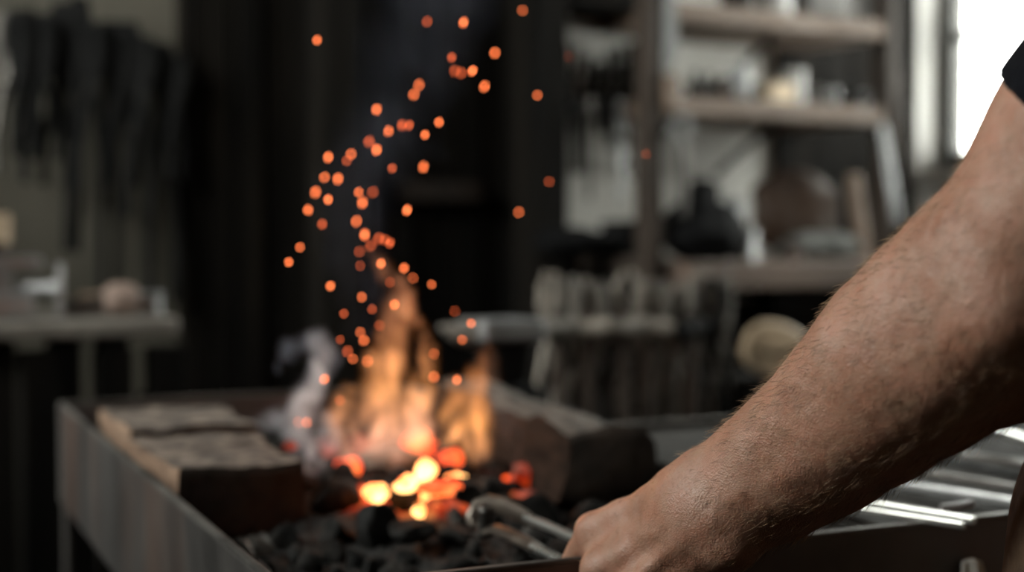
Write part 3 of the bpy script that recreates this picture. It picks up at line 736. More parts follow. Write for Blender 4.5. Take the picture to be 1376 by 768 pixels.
pl_smoke('dense pale grey smoke rolling up left of the tall flame', [[F(415, 622, 1.36, 24), F(404, 585, 1.38, 28), F(408, 545, 1.40, 25), F(425, 510, 1.42, 20), F(436, 478, 1.43, 20), F(430, 452, 1.44, 16)],
  [F(440, 600, 1.37, 22), F(436, 560, 1.39, 20)]], lambda sp: smoke_mat('smoke_dense', sp, 60))
pl_smoke('thin blue-grey curl of smoke at the upper left of the flame', [[F(378, 490, 1.44, 12), F(390, 466, 1.45, 18), F(422, 458, 1.46, 20), F(450, 476, 1.46, 16), F(440, 500, 1.45, 12)]], lambda sp: smoke_mat('smoke_curl', sp, 17, (.72, .78, .95)))
pl_smoke('low wisps of pale smoke above the far wood block', [[F(345, 578, 1.5, 16), F(368, 560, 1.5, 20), F(392, 580, 1.48, 18), F(382, 545, 1.5, 16), F(400, 530, 1.5, 10)]], lambda sp: smoke_mat('smoke_low', sp, 30))
pl_smoke('haze tinted pink as if lit by the fire between the right-hand flame and the log', [[F(705, 606, 1.36, 24), F(685, 580, 1.37, 26), F(672, 550, 1.38, 22), F(662, 520, 1.39, 14)]], lambda sp: smoke_mat('smoke_pink', sp, 6, (.95, .80, .76)))  # firelight tint sits in the smoke colour itself
pl_smoke('faint column of dark smoke drifting up above the fire', [[F(500, 430, 1.46, 45), F(470, 350, 1.47, 60), F(475, 260, 1.48, 70), F(520, 170, 1.49, 80), F(560, 80, 1.50, 90), F(590, -20, 1.5, 95)]], lambda sp: smoke_mat('smoke_faint', sp, .9, (.72, .78, 1), 11, .35, .75, .09), h=.012)

SP = [(426,54),(574,29),(623,30),(702,14),(665,71),(607,77),(611,95),(620,98),(635,95),(651,116),(722,128),(563,114),(556,127),(506,147),(522,176),(540,168),(550,168),(590,164),(571,181),(496,190),(506,201),(472,207),(466,216),(441,211),(527,226),(569,224),(436,238),(454,240),(424,258),(441,268),(482,258),(487,272),(501,258),(414,282),(433,301),(547,282),(479,297),(490,315),(509,320),(524,326),(403,332),(697,285),(738,244),(388,352),(444,384),(486,399),(462,421),(500,415),(512,354),(543,360),(555,373),(580,382),(484,357),(524,379),(530,409),(510,437),(484,446),(489,457),(457,456),(474,482),(494,485),(436,509),(467,472),(611,418),(633,434),(621,456),(583,475),(583,506),(614,510),(401,567),(412,567),(457,538),(764,76),(868,207),(517,322),(498,330),(483,338)]
DIM = {(574,29),(607,77),(611,95),(620,98),(540,168),(550,168),(496,190),(466,216),(527,226),(433,301),(738,244),(611,418),(457,456),(462,421),(500,415),(764,76),(868,207),(524,326),(509,320),(484,357),(467,472),(517,322),(498,330),(483,338),(524,379),(457,538),(510,437),(501,258)}
SL = {(702,14):'lone orange spark highest of all at the top edge', (426,54):'lone orange spark at the upper left, apart from the others', (722,128):'orange spark in front of the dark post left of the wall tools',
      (697,285):'bright round orange spark far right of the flames', (388,352):'lowest bright spark at the outer left of the swarm', (738,244):'small dim red spark at the edge of the white wall',
      (633,434):'orange spark nearest above the pointed right-hand flame', (665,71):'elongated orange spark just below the lone top one', (764,76):'tiny faint red spark beside the hanging wall tools',
      (868,207):'tiny faint red spark by the thin brown post', (403,332):'bright spark just above the outer left one'}
bm = bmesh.new(); bmesh.ops.create_icosphere(bm, subdivisions=2, radius=1); rnd = random.Random(3)
def spark_mesh(m, el, r=.0015, sd=0):
    mb = MB(); mb.add([Vector((v.co.x*r, v.co.y*r, v.co.z*r*el))*(1+.2*noise.noise(v.co*2+Vector((sd, 0, 0)))) for v in bm.verts], [tuple(v.index for v in f.verts) for f in bm.faces])
    me = mb.mesh('spark', m); smooth(me, 180); return me
sm_ = {(k, e): spark_mesh(M['spark_dim' if k else 'spark'], e, .0012, e*3) for k in (0, 1) for e in (1, 1.6, 2.2)}
for q in SP:
    Y = 1.22+.22*rnd.random(); up = q[1] < 340 and q not in SL
    e = rnd.choice((1.6, 2.2)) if up else rnd.choice((1, 1, 1.6))
    o = bpy.data.objects.new('spark', sm_[(1 if q in DIM else 0, e)]); COL.objects.link(o); o.location = at(*q, Y)
    o.rotation_euler = (rnd.uniform(-.2, .2), rnd.uniform(.1, .5), 0)
    k = .55 if q in ((764, 76), (868, 207)) else rnd.uniform(.85, 1.1); o.scale = (k, k, k)
    dim = q in DIM
    where = 'high up in the swarm, near the top edge' if q[1] < 140 else 'in the upper swarm, well above the flame tips' if q[1] < 235 else 'in the middle of the swarm, above the tall flame tip' if q[1] < 345 else 'low in the swarm, beside and in front of the flames'
    tag(o, SL.get(q, ('faint' if dim else 'bright')+' orange spark '+where), 'spark', None if q in SL else ('faint' if dim else 'bright')+' sparks '+where)

# ------------------------------------------------------------------ tongs in the fire
tg = thing('blacksmith_tongs', 'bright steel tongs held in the fist with their jaws in the coals', 'tongs', tuple(at(700, 700, 1.02)))
def tpart(name, pts, r, m, flat, parent=tg, n=12):
    mb = MB(); mb.tube(pts, r, n, flat); return part(name, mb, m, parent, world=True)
j0 = [at(648, 706, 1.075), at(637, 704, 1.085), at(635, 692, 1.09), at(643, 681, 1.088), at(658, 676, 1.08), at(680, 682, 1.06), at(705, 693, 1.03), at(716, 698, 1.02)]
tpart('jaw', j0, [.0035, .005, .0062, .0068, .007, .0072, .006, .0045], M['jaw'], ((0, 0, 1), .6))
tpart('handle', [at(708, 695, 1.027), at(738, 707, 1.0), at(765, 719, .975), at(800, 735, .945), at(870, 772, .90), at(960, 822, .85)], [.0042, .0040, .0040, .0042, .0042, .0042], M['bright_steel'], ((0, 0, 1), .9))
j1 = [at(650, 716, 1.07), at(664, 710, 1.068), at(678, 714, 1.055), at(700, 724, 1.03), at(716, 733, 1.01), at(724, 737, 1.0)]
tpart('jaw', j1, [.004, .0055, .006, .006, .0055, .0042], M['jaw'], ((0, 0, 1), .6))
tpart('handle', [at(717, 733, 1.007), at(735, 743, .99), at(752, 751, .975), at(790, 772, .945), at(860, 812, .90), at(950, 865, .85)], [.0042, .0040, .0040, .0042, .0042, .0042], M['bright_steel'], ((0, 0, 1), .9))
mb = MB(); mb.lathe(tuple(at(652, 700, 1.075)), [(0, -.012), (.006, -.012), (.0065, -.009), (.0055, -.006), (.0055, .008), (.0068, .010), (.0055, .0125), (0, .013)], 16, axis=(.1, -.2, 1))
part('rivet', mb, M['worn_iron'], tg, world=True)

# ------------------------------------------------------------------ bars and tongs on the side plate
def bar(name, label, cat, pa, pb, w_, h_, m, group=None):
    c = (pa+pb)/2; d = pb-pa; o = thing(name, label, cat, tuple(c), 0, group) if False else None
    mb = MB(); R = d.to_track_quat('Y', 'Z').to_matrix(); mb.box((0, 0, 0), (w_, d.length, h_), R)
    return tag(part(name, mb, m, loc=tuple(c), sm=False, bevel=min(w_, h_)*.2), label, cat, group)
PZ = RIM-.006
def lie(px0, py0, px1, py1, w_, h_, lab, m='blade_steel', ext=.25, dz=.0, z1=None):
    a = onz(px0, py0, PZ+h_+dz); b = onz(px1, py1, (z1 or PZ+h_+dz)); a = a+(a-b).normalized()*ext
    return bar('steel_bar', lab, 'steel bar', a-Vector((0, 0, h_/2)), b-Vector((0, 0, h_/2)), w_, h_, M[m])
lie(1165, 670, 1310, 694, .0055, .0055, 'bright square steel bar nearest the viewer, sticking out over the front edge', 'bright_steel', .12, .010)
lie(1160, 680, 1296, 701, .0045, .005, 'second thin steel bar lying tight against the bright square one', 'bright_steel', .10, .008)
lie(1215, 646, 1400, 675, .009, .006, 'broad dull steel bar next behind the two bright ones', 'tin', .2, .004)
lie(1235, 630, 1400, 656, .006, .006, 'dark iron bar lying between the broad bar and the flat strip', 'worn_iron', .2, .004)
lie(1230, 606, 1400, 640, .022, .004, 'wide dark flat iron strip on the plate behind the bars', 'black_iron', .12, 0)
lie(1180, 590, 1400, 622, .012, .006, 'dull grey flat bar farther back on the plate', 'worn_iron', .1, 0)
lie(1322, 568, 1400, 593, .012, .008, 'bright polished bar just under the elbow beside the apron', 'bright_steel', .0, .018)
mb = MB(); q = onz(1285, 682, PZ+.012); mb.tube([q+Vector((-.012, -.002, 0)), q, q+Vector((.014, .006, .002))], [.003, .004, .003], 8)
tag(part('steel_offcut', mb, M['blade_steel'], world=True, loc=tuple(q)), 'short steel offcut lying across the bars near the front edge', 'scrap metal')
# pale rag hanging from a peg on the front of the table
q = tb(.505, -.004, -.075); hk = at(1262, 747, 1.06); a_, b_, z_ = tloc(hk)
mb = MB(); 
for i in range(1): pass
vs = []; fs = []
for j in range(15):
    t_ = j/14
    for i in range(11):
        s_ = (i/10-.5); wdt = .016+.030*min(1, t_*1.6)
        vs.append((s_*wdt, -.012-.006*math.cos(s_*9+t_*2)*(.3+t_)-.004*math.sin(t_*7), -t_*.13-.006*abs(s_)))
    for i in range(11):
        s_ = (i/10-.5); wdt = .016+.030*min(1, t_*1.6)
        vs.append((s_*wdt, -.008-.006*math.cos(s_*9+t_*2)*(.3+t_)-.004*math.sin(t_*7), -t_*.13-.006*abs(s_)))
for j in range(14):
    for i in range(10):
        k = j*22+i; fs += [(k, k+22, k+23, k+1), (k+11, k+12, k+34, k+33)]
    k = j*22; fs.append((k, k+11, k+33, k+22)); k = j*22+10; fs.append((k, k+22, k+33, k+11))
for i in range(10): fs.append((i, i+1, i+12, i+11)); k = 14*22+i; fs.append((k, k+11, k+12, k+1))
mb.add(vs, fs); tag(part('rag', mb, M['rag'], loc=tuple(tb(a_, 0, z_+.006)), rotz=FROT), 'pale cloth rag hanging down the dark front of the forge table', 'rag')

# ================================================================== THE BLACKSMITH
def A(px, py, Y): return np.array(at(px, py, Y), 'f')
def R_(r, Y): return r*Y/FPX
ARM = [(960, 682, .84, 74), (1030, 640, .825, 87), (1098, 596, .805, 98), (1165, 540, .78, 117), (1232, 480, .755, 136), (1290, 430, .735, 142), (1356, 374, .712, 146), (1429, 281, .69, 145), (1498, 178, .675, 150)]
AP = [A(x, y, Y) for x, y, Y, r in ARM]; AR = [R_(r, Y) for x, y, Y, r in ARM]
up = (AP[8]-AP[6])/np.linalg.norm(AP[8]-AP[6]); SHL = AP[6]+up*.30           # left shoulder joint
fwd = np.array([-.85, .53, 0], 'f'); rgt = np.array([.53, .85, 0], 'f'); ZV = np.array([0, 0, 1.], 'f')
SHM = SHL+rgt*.19+np.array([0, 0, .03], 'f'); SHR = SHM+rgt*.19-np.array([0, 0, .02], 'f')
WAI = np.array([.4315, .775, .98], 'f')-0*fwd; PEL = WAI-ZV*.13+0*fwd; CHE = (SHM*.7+WAI*.3)
h = .0017
S = SDF((.015, .50, CZ-.33), (.46, 1.02, CZ+.16), h)
for i in range(8): S.cone(AP[i], AP[i+1], AR[i]*(.965 if i < 3 else .975), AR[i+1]*(.965 if i < 2 else .975), .014 if i < 3 else .007)
S.cone(AP[8], SHL, AR[8], .058, .02)
# forearm muscle relief: extensor ridge, brachioradialis, ulna edge, elbow point
def off(i, t, px, py, dY):       # a point off the arm axis, in picture directions
    x, y, Y, r = [ARM[i][k]*(1-t)+ARM[i+1][k]*t for k in range(4)]; return A(x+px, y+py, Y+dY)
S.cone(off(5, .3, -44, -58, -.008), off(3, .2, -36, -48, -.014), .022, .017, .012)
S.cone(off(3, .2, -36, -48, -.014), off(1, .3, -18, -34, -.012), .017, .012, .02)
S.cone(off(5, .5, 20, 30, -.040), off(2, .5, 6, 12, -.028), .020, .014, .02)
S.cone(off(5, 0, 95, 70, .0), off(6, .2, 115, 85, .01), .02, .02, .025)
# hand
W = A(950, 690, .845); MC = {'i': A(797, 713, .905), 'm': A(806, 764, .878), 'r': A(832, 810, .858), 'p': A(868, 846, .845)}
CB = {'i': A(915, 676, .862), 'm': A(925, 696, .848), 'r': A(938, 716, .842), 'p': A(948, 732, .842)}
RM = {'i': .0108, 'm': .0112, 'r': .0106, 'p': .0100}
for k in 'imrp': S.cone(CB[k], MC[k], .0155, RM[k]+.0008, .010); S.cone(W, CB[k], .024, .0165, .02)
S.cone(A(958, 684, .845), A(925, 690, .858), .030, .018, .02)
S.cone((CB['i']+CB['m'])/2+np.array([.004, .008, -.004]), (MC['i']+MC['m'])/2+np.array([.006, .010, -.006]), .014, .010, .02)
S.cone((CB['r']+CB['p'])/2+np.array([.002, .010, -.004]), (MC['r']+MC['p'])/2+np.array([.006, .010, -.006]), .014, .010, .02)
FING = {'i': [A(797, 713, .905), A(768, 765, .930), A(800, 792, .950), A(826, 786, .938)],
        'm': [A(806, 764, .878), A(776, 822, .906), A(812, 850, .934), A(840, 838, .924)],
        'r': [A(832, 810, .858), A(800, 868, .885), A(838, 892, .914), A(866, 876, .905)],
        'p': [A(868, 846, .845), A(842, 896, .866), A(872, 918, .890), A(896, 902, .885)]}
for k, P4 in FING.items():
    q = {'i': 1, 'm': 1.03, 'r': .96, 'p': .86}[k]
    S.cone(P4[0], P4[1], .0104*q, .0093*q, .004); S.cone(P4[1], P4[2], .0094*q, .0083*q, .003); S.cone(P4[2], P4[3], .0083*q, .0072*q, .003)
TH4 = [A(920, 700, .875), A(868, 728, .925), A(826, 752, .955), A(796, 772, .968)]
S.cone(TH4[0], TH4[1], .018, .0125, .012); S.cone(TH4[1], TH4[2], .0122, .0108, .005); S.cone(TH4[2], TH4[3], .0108, .0086, .003)
# knuckle heads, tendons and veins standing a little proud of the back of the hand
for k in 'im': S.ell(MC[k]+np.array([-.0005, -.003, .002]), (.0098, .0098, .0098), None, .006)
def surf(px, py, Y): return A(px, py, Y)
S.chain([A(903, 664, .848), A(868, 674, .866), A(832, 690, .884), A(800, 706, .897)], [.0045, .0042, .0042, .004], .010)      # index tendon
S.chain([A(915, 690, .829), A(880, 712, .842), A(842, 742, .858), A(812, 762, .868)], [.0045, .0040, .0040, .004], .008)      # middle tendon
S.chain([A(960, 700, .806), A(915, 726, .822), A(870, 765, .838), A(840, 800, .845)], [.003, .0028, .0028, .0028], .006)       # vein
S.chain([A(905, 700, .826), A(884, 716, .834), A(862, 716, .848), A(838, 714, .866)], [.0022, .0022, .0022, .002], .005)
S.ell(A(985, 732, .815), (.0125, .0125, .0125), None, .014)                                                                     # wrist bone
S.chain([off(5, .5, 30, 20, -.047), off(4, .5, 10, 18, -.055), off(3, .4, 24, 4, -.0535), off(2, .4, 8, 22, -.0445), off(1, .2, 0, 12, -.040)], [.003]*5, .008)
P, Q = S.quads(); del S
P = P.astype('f'); P = relax(P, Q, 9)
# skin creases at the wrist and broad unevenness
def rough_arm(P, Q):
    a = P[Q[:, 1]]-P[Q[:, 0]]; b = P[Q[:, 2]]-P[Q[:, 0]]; fn = np.cross(a, b); N = np.zeros_like(P)
    for k in range(4):
        for ax in range(3): N[:, ax] += np.bincount(Q[:, k], fn[:, ax], len(P))
    N /= np.linalg.norm(N, axis=1)[:, None]+1e-12
    return N
NA = rough_arm(P, Q)
dv = np.array([noise.noise(Vector(p)*38)*.0011+noise.noise(Vector(p)*120)*.00035 for p in P.astype(float)], 'f')
P = P+NA*dv[:, None]
PA_, QA_ = P, Q
# the rest of the body, coarser
h2 = .0065
S = SDF((-.1, .30, 0), (1.0, 1.45, 1.95), h2)
S.cone(AP[7], SHL, AR[7]*.93, .056, .02)
SHR_E = SHR+np.array([.02, .05, -.29]); HR = SHR_E+fwd*.03+np.array([.03, .03, -.24])
S.cone(SHR, SHR_E, .054, .044, .02); S.cone(SHR_E, HR, .044, .029, .015); S.ell(HR+fwd*.05, (.045, .035, .03), None, .02)
for j in range(4):
    b0 = HR+fwd*.085+rgt*(.018*(j-1.5)); S.cone(b0, b0+fwd*.035-ZV*.012, .0095, .009, .006); S.cone(b0+fwd*.035-ZV*.012, b0+fwd*.048-ZV*.042, .009, .0075, .004)
S.cone(HR+fwd*.03-rgt*.03, HR+fwd*.07-rgt*.055-ZV*.01, .012, .009, .01)
S.cone(SHL, SHM, .056, .08, .03); S.cone(SHR, SHM, .056, .08, .03)
S.cone(CHE-rgt*.06, WAI-rgt*.03, .100, .085, .04); S.cone(CHE+rgt*.06, WAI+rgt*.03, .100, .085, .04); S.cone(WAI, PEL, .095, .11, .04)
NE = SHM+ZV*.06+fwd*.02; HD = NE+ZV*.14+fwd*.055; face = (fwd*.9-ZV*.43); face = face/np.linalg.norm(face)
S.cone(SHM+ZV*.0, NE+ZV*.05+fwd*.02, .065, .055, .03)
fm = Matrix(((rgt[0], face[0], 0), (rgt[1], face[1], 0), (rgt[2], face[2], 0))); hu = np.cross(rgt, face); 
if hu[2] < 0: hu = -hu
RH = Matrix((tuple(rgt), tuple(face), tuple(hu))).transposed()
def hp(x, y, z): return HD+rgt*x+face*y+hu*z
S.ell(hp(0, -.01, .03), (.076, .096, .088), RH, .03); S.ell(hp(0, .035, -.035), (.056, .058, .068), RH, .03)
S.cone(hp(0, .088, .015), hp(0, .108, -.018), .009, .013, .012); S.ell(hp(0, .082, .035), (.05, .02, .013), RH, .015)
S.ell(hp(0, .088, -.048), (.024, .012, .006), RH, .008); S.ell(hp(0, .085, -.060), (.021, .012, .006), RH, .006); S.ell(hp(0, .075, -.088), (.02, .018, .016), RH, .02)
for s in (-1, 1):
    S.ell(hp(.077*s, -.005, -.005), (.009, .019, .031), RH, .008); S.ell(hp(.031*s, .095, .017), (.017, .012, .011), RH, .01, 's')
    hip = PEL+rgt*.09*s; kn = hip*np.array([1, 1, 0])+ZV*.49+fwd*.05*(1 if s < 0 else .3); an = kn*np.array([1, 1, 0])+ZV*.09-fwd*.06
    S.cone(hip, kn, .088, .06, .04); S.cone(kn, an, .06, .04, .02); S.cone(an-ZV*.03, an+fwd*.14-ZV*.055, .035, .028, .03)
Pb, Qb = S.quads(); del S
Pb = relax(Pb.astype('f'), Qb, 2)
base = Vector((float(PEL[0]), float(PEL[1]), 0))
man = link('person', np_mesh('person', np.vstack([PA_, Pb]), np.vstack([QA_, Qb+len(PA_)]), M['skin'], tuple(base)), None, base)
tag(man, 'person in black t-shirt and brown apron reaching a bare hairy forearm down to the tongs', 'person')
bo = np.array(base)
def garment(name, prims, m, h=.006, rel=1, label=None, noise_amp=.004, fr_=18, op=None):
    pts = np.array([p for pr in prims for p in pr[:2]]); rm = max(max(pr[2:4]) for pr in prims)+.03
    S = SDF(pts.min(0)-rm, pts.max(0)+rm, h)
    for pr in prims: S.cone(*pr[:4], pr[4] if len(pr) > 4 else .03)
    if op: op(S)
    P, Q = S.quads(); P = relax(P.astype('f'), Q, rel); N = rough_arm(P, Q)
    d = np.array([noise.noise(Vector(p)*fr_)*noise_amp for p in P.astype(float)], 'f'); P = P+N*d[:, None]
    o = link(name, np_mesh(name, P, Q, m, bo), man); 
    if label: o['label'] = label
    return o
def hem(S, p, n):      # cut the garment with a plane, keeping the side n points to
    ax = [S.lo[k]+np.arange(S.n[k], dtype='f')*S.h for k in range(3)]; X, Y, Z = np.meshgrid(*ax, indexing='ij', sparse=True)
    pl = -((X-p[0])*n[0]+(Y-p[1])*n[1]+(Z-p[2])*n[2]); S.d = np.maximum(S.d, pl.astype('f'))
hemp = A(1430, 146, .683)
def cut_sl(S): hem(S, hemp, up); hem(S, WAI-ZV*.10, ZV)
def sleeve_cut(S): hem(S, hemp, up); 
garment('shirt_sleeve', [(AP[7], AP[8], AR[7]+.003, AR[8]+.0025, .02), (AP[8], SHL, AR[8]+.0025, .078, .02), (SHL, SHM, .078, .10, .03)], M['tshirt'], .0025, 1, noise_amp=.0013, fr_=30, op=sleeve_cut)
def cut_sr(S): hem(S, WAI-ZV*.10, ZV)
garment('shirt', [(SHL, SHM, .080, .108, .05), (SHR, SHM, .080, .108, .05), (SHR, SHR*.5+SHR_E*.5, .068, .062, .03), (CHE-rgt*.06, WAI-rgt*.03, .123, .108, .06), (CHE+rgt*.06, WAI+rgt*.03, .123, .108, .06), (WAI, PEL, .12, .13, .05)], M['tshirt'], op=cut_sr)
leg_pr = [(WAI-ZV*.03, PEL, .116, .13, .05)]
for s in (-1, 1):
    hip = PEL+rgt*.09*s; kn = hip*np.array([1, 1, 0])+ZV*.49+fwd*.05*(1 if s < 0 else .3); an = kn*np.array([1, 1, 0])+ZV*.09-fwd*.06
    leg_pr += [(hip, kn, .102, .075, .03), (kn, an+ZV*.03, .075, .062, .03)]
    garment('boot', [(an+ZV*.10, an-ZV*.01, .048, .045, .02), (an-ZV*.03, an+fwd*.15-ZV*.035, .048, .042, .03)], M['boot'], .005, op=lambda S: hem(S, np.array([0, 0, .002]), ZV))
garment('trousers', leg_pr, M['trousers'], noise_amp=.006)
# apron: a shell in front of the torso, from the chest to the shins
def ap_cut(S): hem(S, WAI+fwd*.00-rgt*0, fwd*.92+ZV*.0+0*rgt); hem(S, np.array([0, 0, .52]), ZV)
AX = float(0)
garment('apron', [(CHE-rgt*.04, WAI-rgt*.03, .119, .127, .05), (CHE+rgt*.04, WAI+rgt*.03, .119, .127, .05), (WAI-rgt*.05, PEL-rgt*.06, .130, .142, .05), (WAI+rgt*.03, PEL+rgt*.06, .130, .142, .05), (PEL-rgt*.08, PEL*np.array([1, 1, 0])+ZV*.55-rgt*.09+fwd*.02, .135, .125, .04), (PEL+rgt*.08, PEL*np.array([1, 1, 0])+ZV*.55+rgt*.09+fwd*.02, .135, .125, .04)], M['apron'], .004, noise_amp=.006, fr_=14, op=ap_cut, label='brown suede apron')
def hair_cap():
    S = SDF(HD-.2, HD+.2, .004); S.ell(hp(0, -.020, .040), (.084, .100, .092), RH, .01); 
    S.ell(hp(0, .075, -.02), (.08, .055, .085), RH, .01, 's'); P, Q = S.quads(); P = P.astype('f')
    d = np.array([noise.noise(Vector(p)*90)*.004 for p in P.astype(float)], 'f'); P = P+rough_arm(P, Q)*d[:, None]
    link('hair', np_mesh('hair', P, Q, M['hairs'], bo), man)
hair_cap()
for s in (-1, 1):
    mb = MB(); c = Vector(hp(.031*s, .073, .017)); mb.lathe(c, [(.0115*math.sin(PI*i/12), -.0115*math.cos(PI*i/12)) for i in range(13)], 20, axis=tuple(face)); e = part('eye', mb, M['eye'], None)
    e.data.transform(Matrix.Translation(-base)); e.parent = man
    mb = MB(); mb.lathe(c+Vector(face)*.0095, [(0, 0), (.0055, 0), (.005, .0022), (0, .003)], 16, axis=tuple(face)); i_ = part('iris', mb, M['iris'], None)
    i_.data.transform(Matrix.Translation(-base)); i_.parent = e
# arm hair: individual strands rooted in the skin, lying towards the hand
rs = np.random.RandomState(4); ctr = PA_[QA_].mean(1); nf_ = NA[QA_[:, 0]]
axis = np.zeros_like(ctr); best = np.full(len(ctr), 1e9); seg = np.zeros(len(ctr)); rad_ = np.zeros(len(ctr))
for i in range(8):
    v = AP[i+1]-AP[i]; t = np.clip(((ctr-AP[i])@v)/(v@v), 0, 1); d = np.linalg.norm(ctr-AP[i]-t[:, None]*v, axis=1)
    m_ = d < best; best[m_] = d[m_]; axis[m_] = -(v/np.linalg.norm(v)); seg[m_] = (i+t)[m_]
wt = np.where(seg < .02, .12, np.where(seg < 1, .6, np.where(seg < 6, 1.0, np.clip(1-(seg-6)*.5, .12, 1))))
wt = wt*(np.linalg.norm(ctr-np.array(A(797, 713, .905)), axis=1) > .035)
wt[(ctr-hemp)@up > -.004] = 0
wt *= np.array([.35+1.3*max(0, .5+noise.noise(Vector(c)*60)) for c in ctr.astype(float)])
NH = 9000; idx = rs.choice(len(ctr), NH, p=wt/wt.sum())
side = np.cross(axis[idx], nf_[idx]); ln = rs.uniform(.004, .0115, NH)*np.where(seg[idx] < .05, .6, 1); 
sw = rs.normal(0, .45, NH)+.55; root = ctr[idx]-nf_[idx]*.0006; K = 6; pts = np.zeros((NH, K, 3), 'f')
lift = rs.uniform(.12, .5, NH)*np.where(rs.rand(NH) < .10, 2.0, 1); curl = rs.normal(0, .5, NH)
for k in range(K):
    t = k/(K-1); w1 = np.sin(lift*1.2)*t*(1-.35*t)
    pts[:, k] = root+ln[:, None]*(axis[idx]*(t*.85)[..., None] if False else axis[idx]*t*.85)+nf_[idx]*(ln*w1)[:, None]+side*(ln*(sw*.45*t+curl*.4*t*t))[:, None]
hc = bpy.data.hair_curves.new('arm_hair'); hc.add_curves([K]*NH)
hc.attributes.new('radius', 'FLOAT', 'POINT') if 'radius' not in hc.attributes else None
hc.attributes['position'].data.foreach_set('vector', (pts.reshape(-1, 3)-bo.astype('f')).ravel())
rr = np.tile(np.array([.000075, .00007, .000065, .00006, .00004, .000015], 'f'), NH); hc.attributes['radius'].data.foreach_set('value', rr)
def hairmat():
    m, t, out = nt('fine_arm_hair'); p = t.nodes.new('ShaderNodeBsdfPrincipled'); hi = t.nodes.new('ShaderNodeHairInfo')
    t.links.new(ramp(t, hi.outputs['Random'], [(.2, (.09, .045, .022)), (.75, (.5, .33, .2))]), p.inputs['Base Color']); p.inputs['Roughness'].default_value = .4
    t.links.new(p.outputs[0], out.inputs[0]); return m
hc.materials.append(hairmat()); ho = bpy.data.objects.new('arm_hair', hc); COL.objects.link(ho); ho.parent = man; tag(ho, kind='stuff')
# small scratch with dried skin on the back of the hand

# ================================================================== THE WORKSHOP BEHIND
def at_room(u, v, z): return tuple(room(u, v, z))
def rthing(name, label, cat, u, v, z, group=None, rot=0): return thing(name, label, cat, at_room(u, v, z), TH+rot, group)
def rpart(name, mb, m, root, **k): return part(name, mb, m, root, **k)

# ---- tongs prototype: hangs from its own origin (jaws up, reins down), local x sideways, y towards the wall
def make_tongs(name, label, L, spread, jaw, m, group=None, curl=0, th=1.0):
    t = thing(name, label, 'tongs', (0, 0, 0), TH, group)
    jl = .09*jaw
    for s in (-1, 1):
        mb = MB(); mb.tube([(s*.006, .004*s, 0), (-s*.004, .004*s, -.02), (s*spread*.25, .005*s, -L*.3), (s*spread*.5, .005*s, -L*.7), (s*spread*.46, .005*s, -L)], [q*th for q in (.006, .007, .0055, .005, .0055)], 8)
        rpart('handle', mb, m, t)
        mb = MB(); mb.tube([(-s*.004, .004*s, -.01), (-s*.010-s*curl, .004*s, jl*.35), (-s*.011-s*curl, .004*s, jl*.7), (-s*.005, .004*s, jl)], [q*th for q in (.009, .010, .009, .006)], 8, ((0, 1, 0), .7))
        rpart('jaw', mb, m, t)
    mb = MB(); mb.lathe((0, 0, -.005), [(0, -.014), (.008, -.012), (.009, -.006), (.007, 0), (.009, .008), (0, .013)], 12, axis=(0, 1, 0)); rpart('rivet', mb, m, t)
    return t
def make_hammer(name, label, L, m, hm, w_=.09, group=None, cat='hammer'):
    t = thing(name, label, cat, (0, 0, 0), TH, group)
    mb = MB(); mb.tube([(0, 0, .03), (0, 0, -.05), (0, 0, -L*.6), (0, 0, -L)], [.011, .010, .013, .014], 10, ((0, 1, 0), .75)); rpart('handle', mb, hm, t)
    mb = MB(); mb.lathe((-w_/2, 0, 0), [(0, 0), (.017, .001), (.019, .006), (.019, .02), (.014, .032), (.017, .045), (.014, .07), (.006, w_), (0, w_)], 16, axis=(1, 0, 0)); rpart('head', mb, m, t)
    return t
ORD = ['first', 'second', 'third', 'fourth', 'fifth', 'sixth', 'seventh', 'eighth', 'ninth', 'tenth', 'eleventh', 'twelfth', 'thirteenth', 'fourteenth']
# ---- left wall: rail with black tongs
VR = VB-.07
ur0, zr = rv(-40, 92, VR); ur1, _ = rv(243, 92, VR)
rail = rthing('tool_rail', 'black iron rail on the left wall carrying the hanging tongs', 'tool rail', (ur0+ur1)/2, VR, zr)
mb = MB(); mb.tube([((ur0-ur1)/2, 0, 0), ((ur1-ur0)/2, 0, 0)], .007, 8); rpart('bar', mb, M['black_iron'], rail)
for s in (-.45, 0, .45):
    mb = MB(); mb.tube([((ur1-ur0)*s, 0, 0), ((ur1-ur0)*s, .035, -.005), ((ur1-ur0)*s, .068, -.03)], .006, 8); rpart('bracket', mb, M['black_iron'], rail)
LT = [(12, 62, 230, .05, 'grey-shanked tongs hanging at the far left end of the wall rail', 'worn_iron', 1.0), (40, 78, 245, .04, 0, 0, 1.3), (58, 70, 215, .05, 0, 0, 1.1), (80, 72, 250, .05, 0, 0, 1.4), (104, 70, 338, .022, 'long black tongs with nearly closed handles, hanging in the middle of the left rail', 0, 1.5),
      (124, 80, 260, .05, 0, 0, 1.1), (148, 84, 392, .035, 'longest black tongs on the left rail, handles reaching lowest', 0, 1.2), (172, 85, 250, .05, 0, 0, 1.2), (192, 92, 292, .05, 0, 0, 1.0), (218, 100, 405, .06, 'long wide-spread tongs at the right end of the left rail', 0, 1.0), (236, 104, 240, .03, 0, 0, .8), (28, 72, 210, .04, 0, 0, 1.2), (92, 70, 190, .04, 0, 0, 1.3), (160, 86, 200, .05, 0, 0, 1.2)]
base_t = None
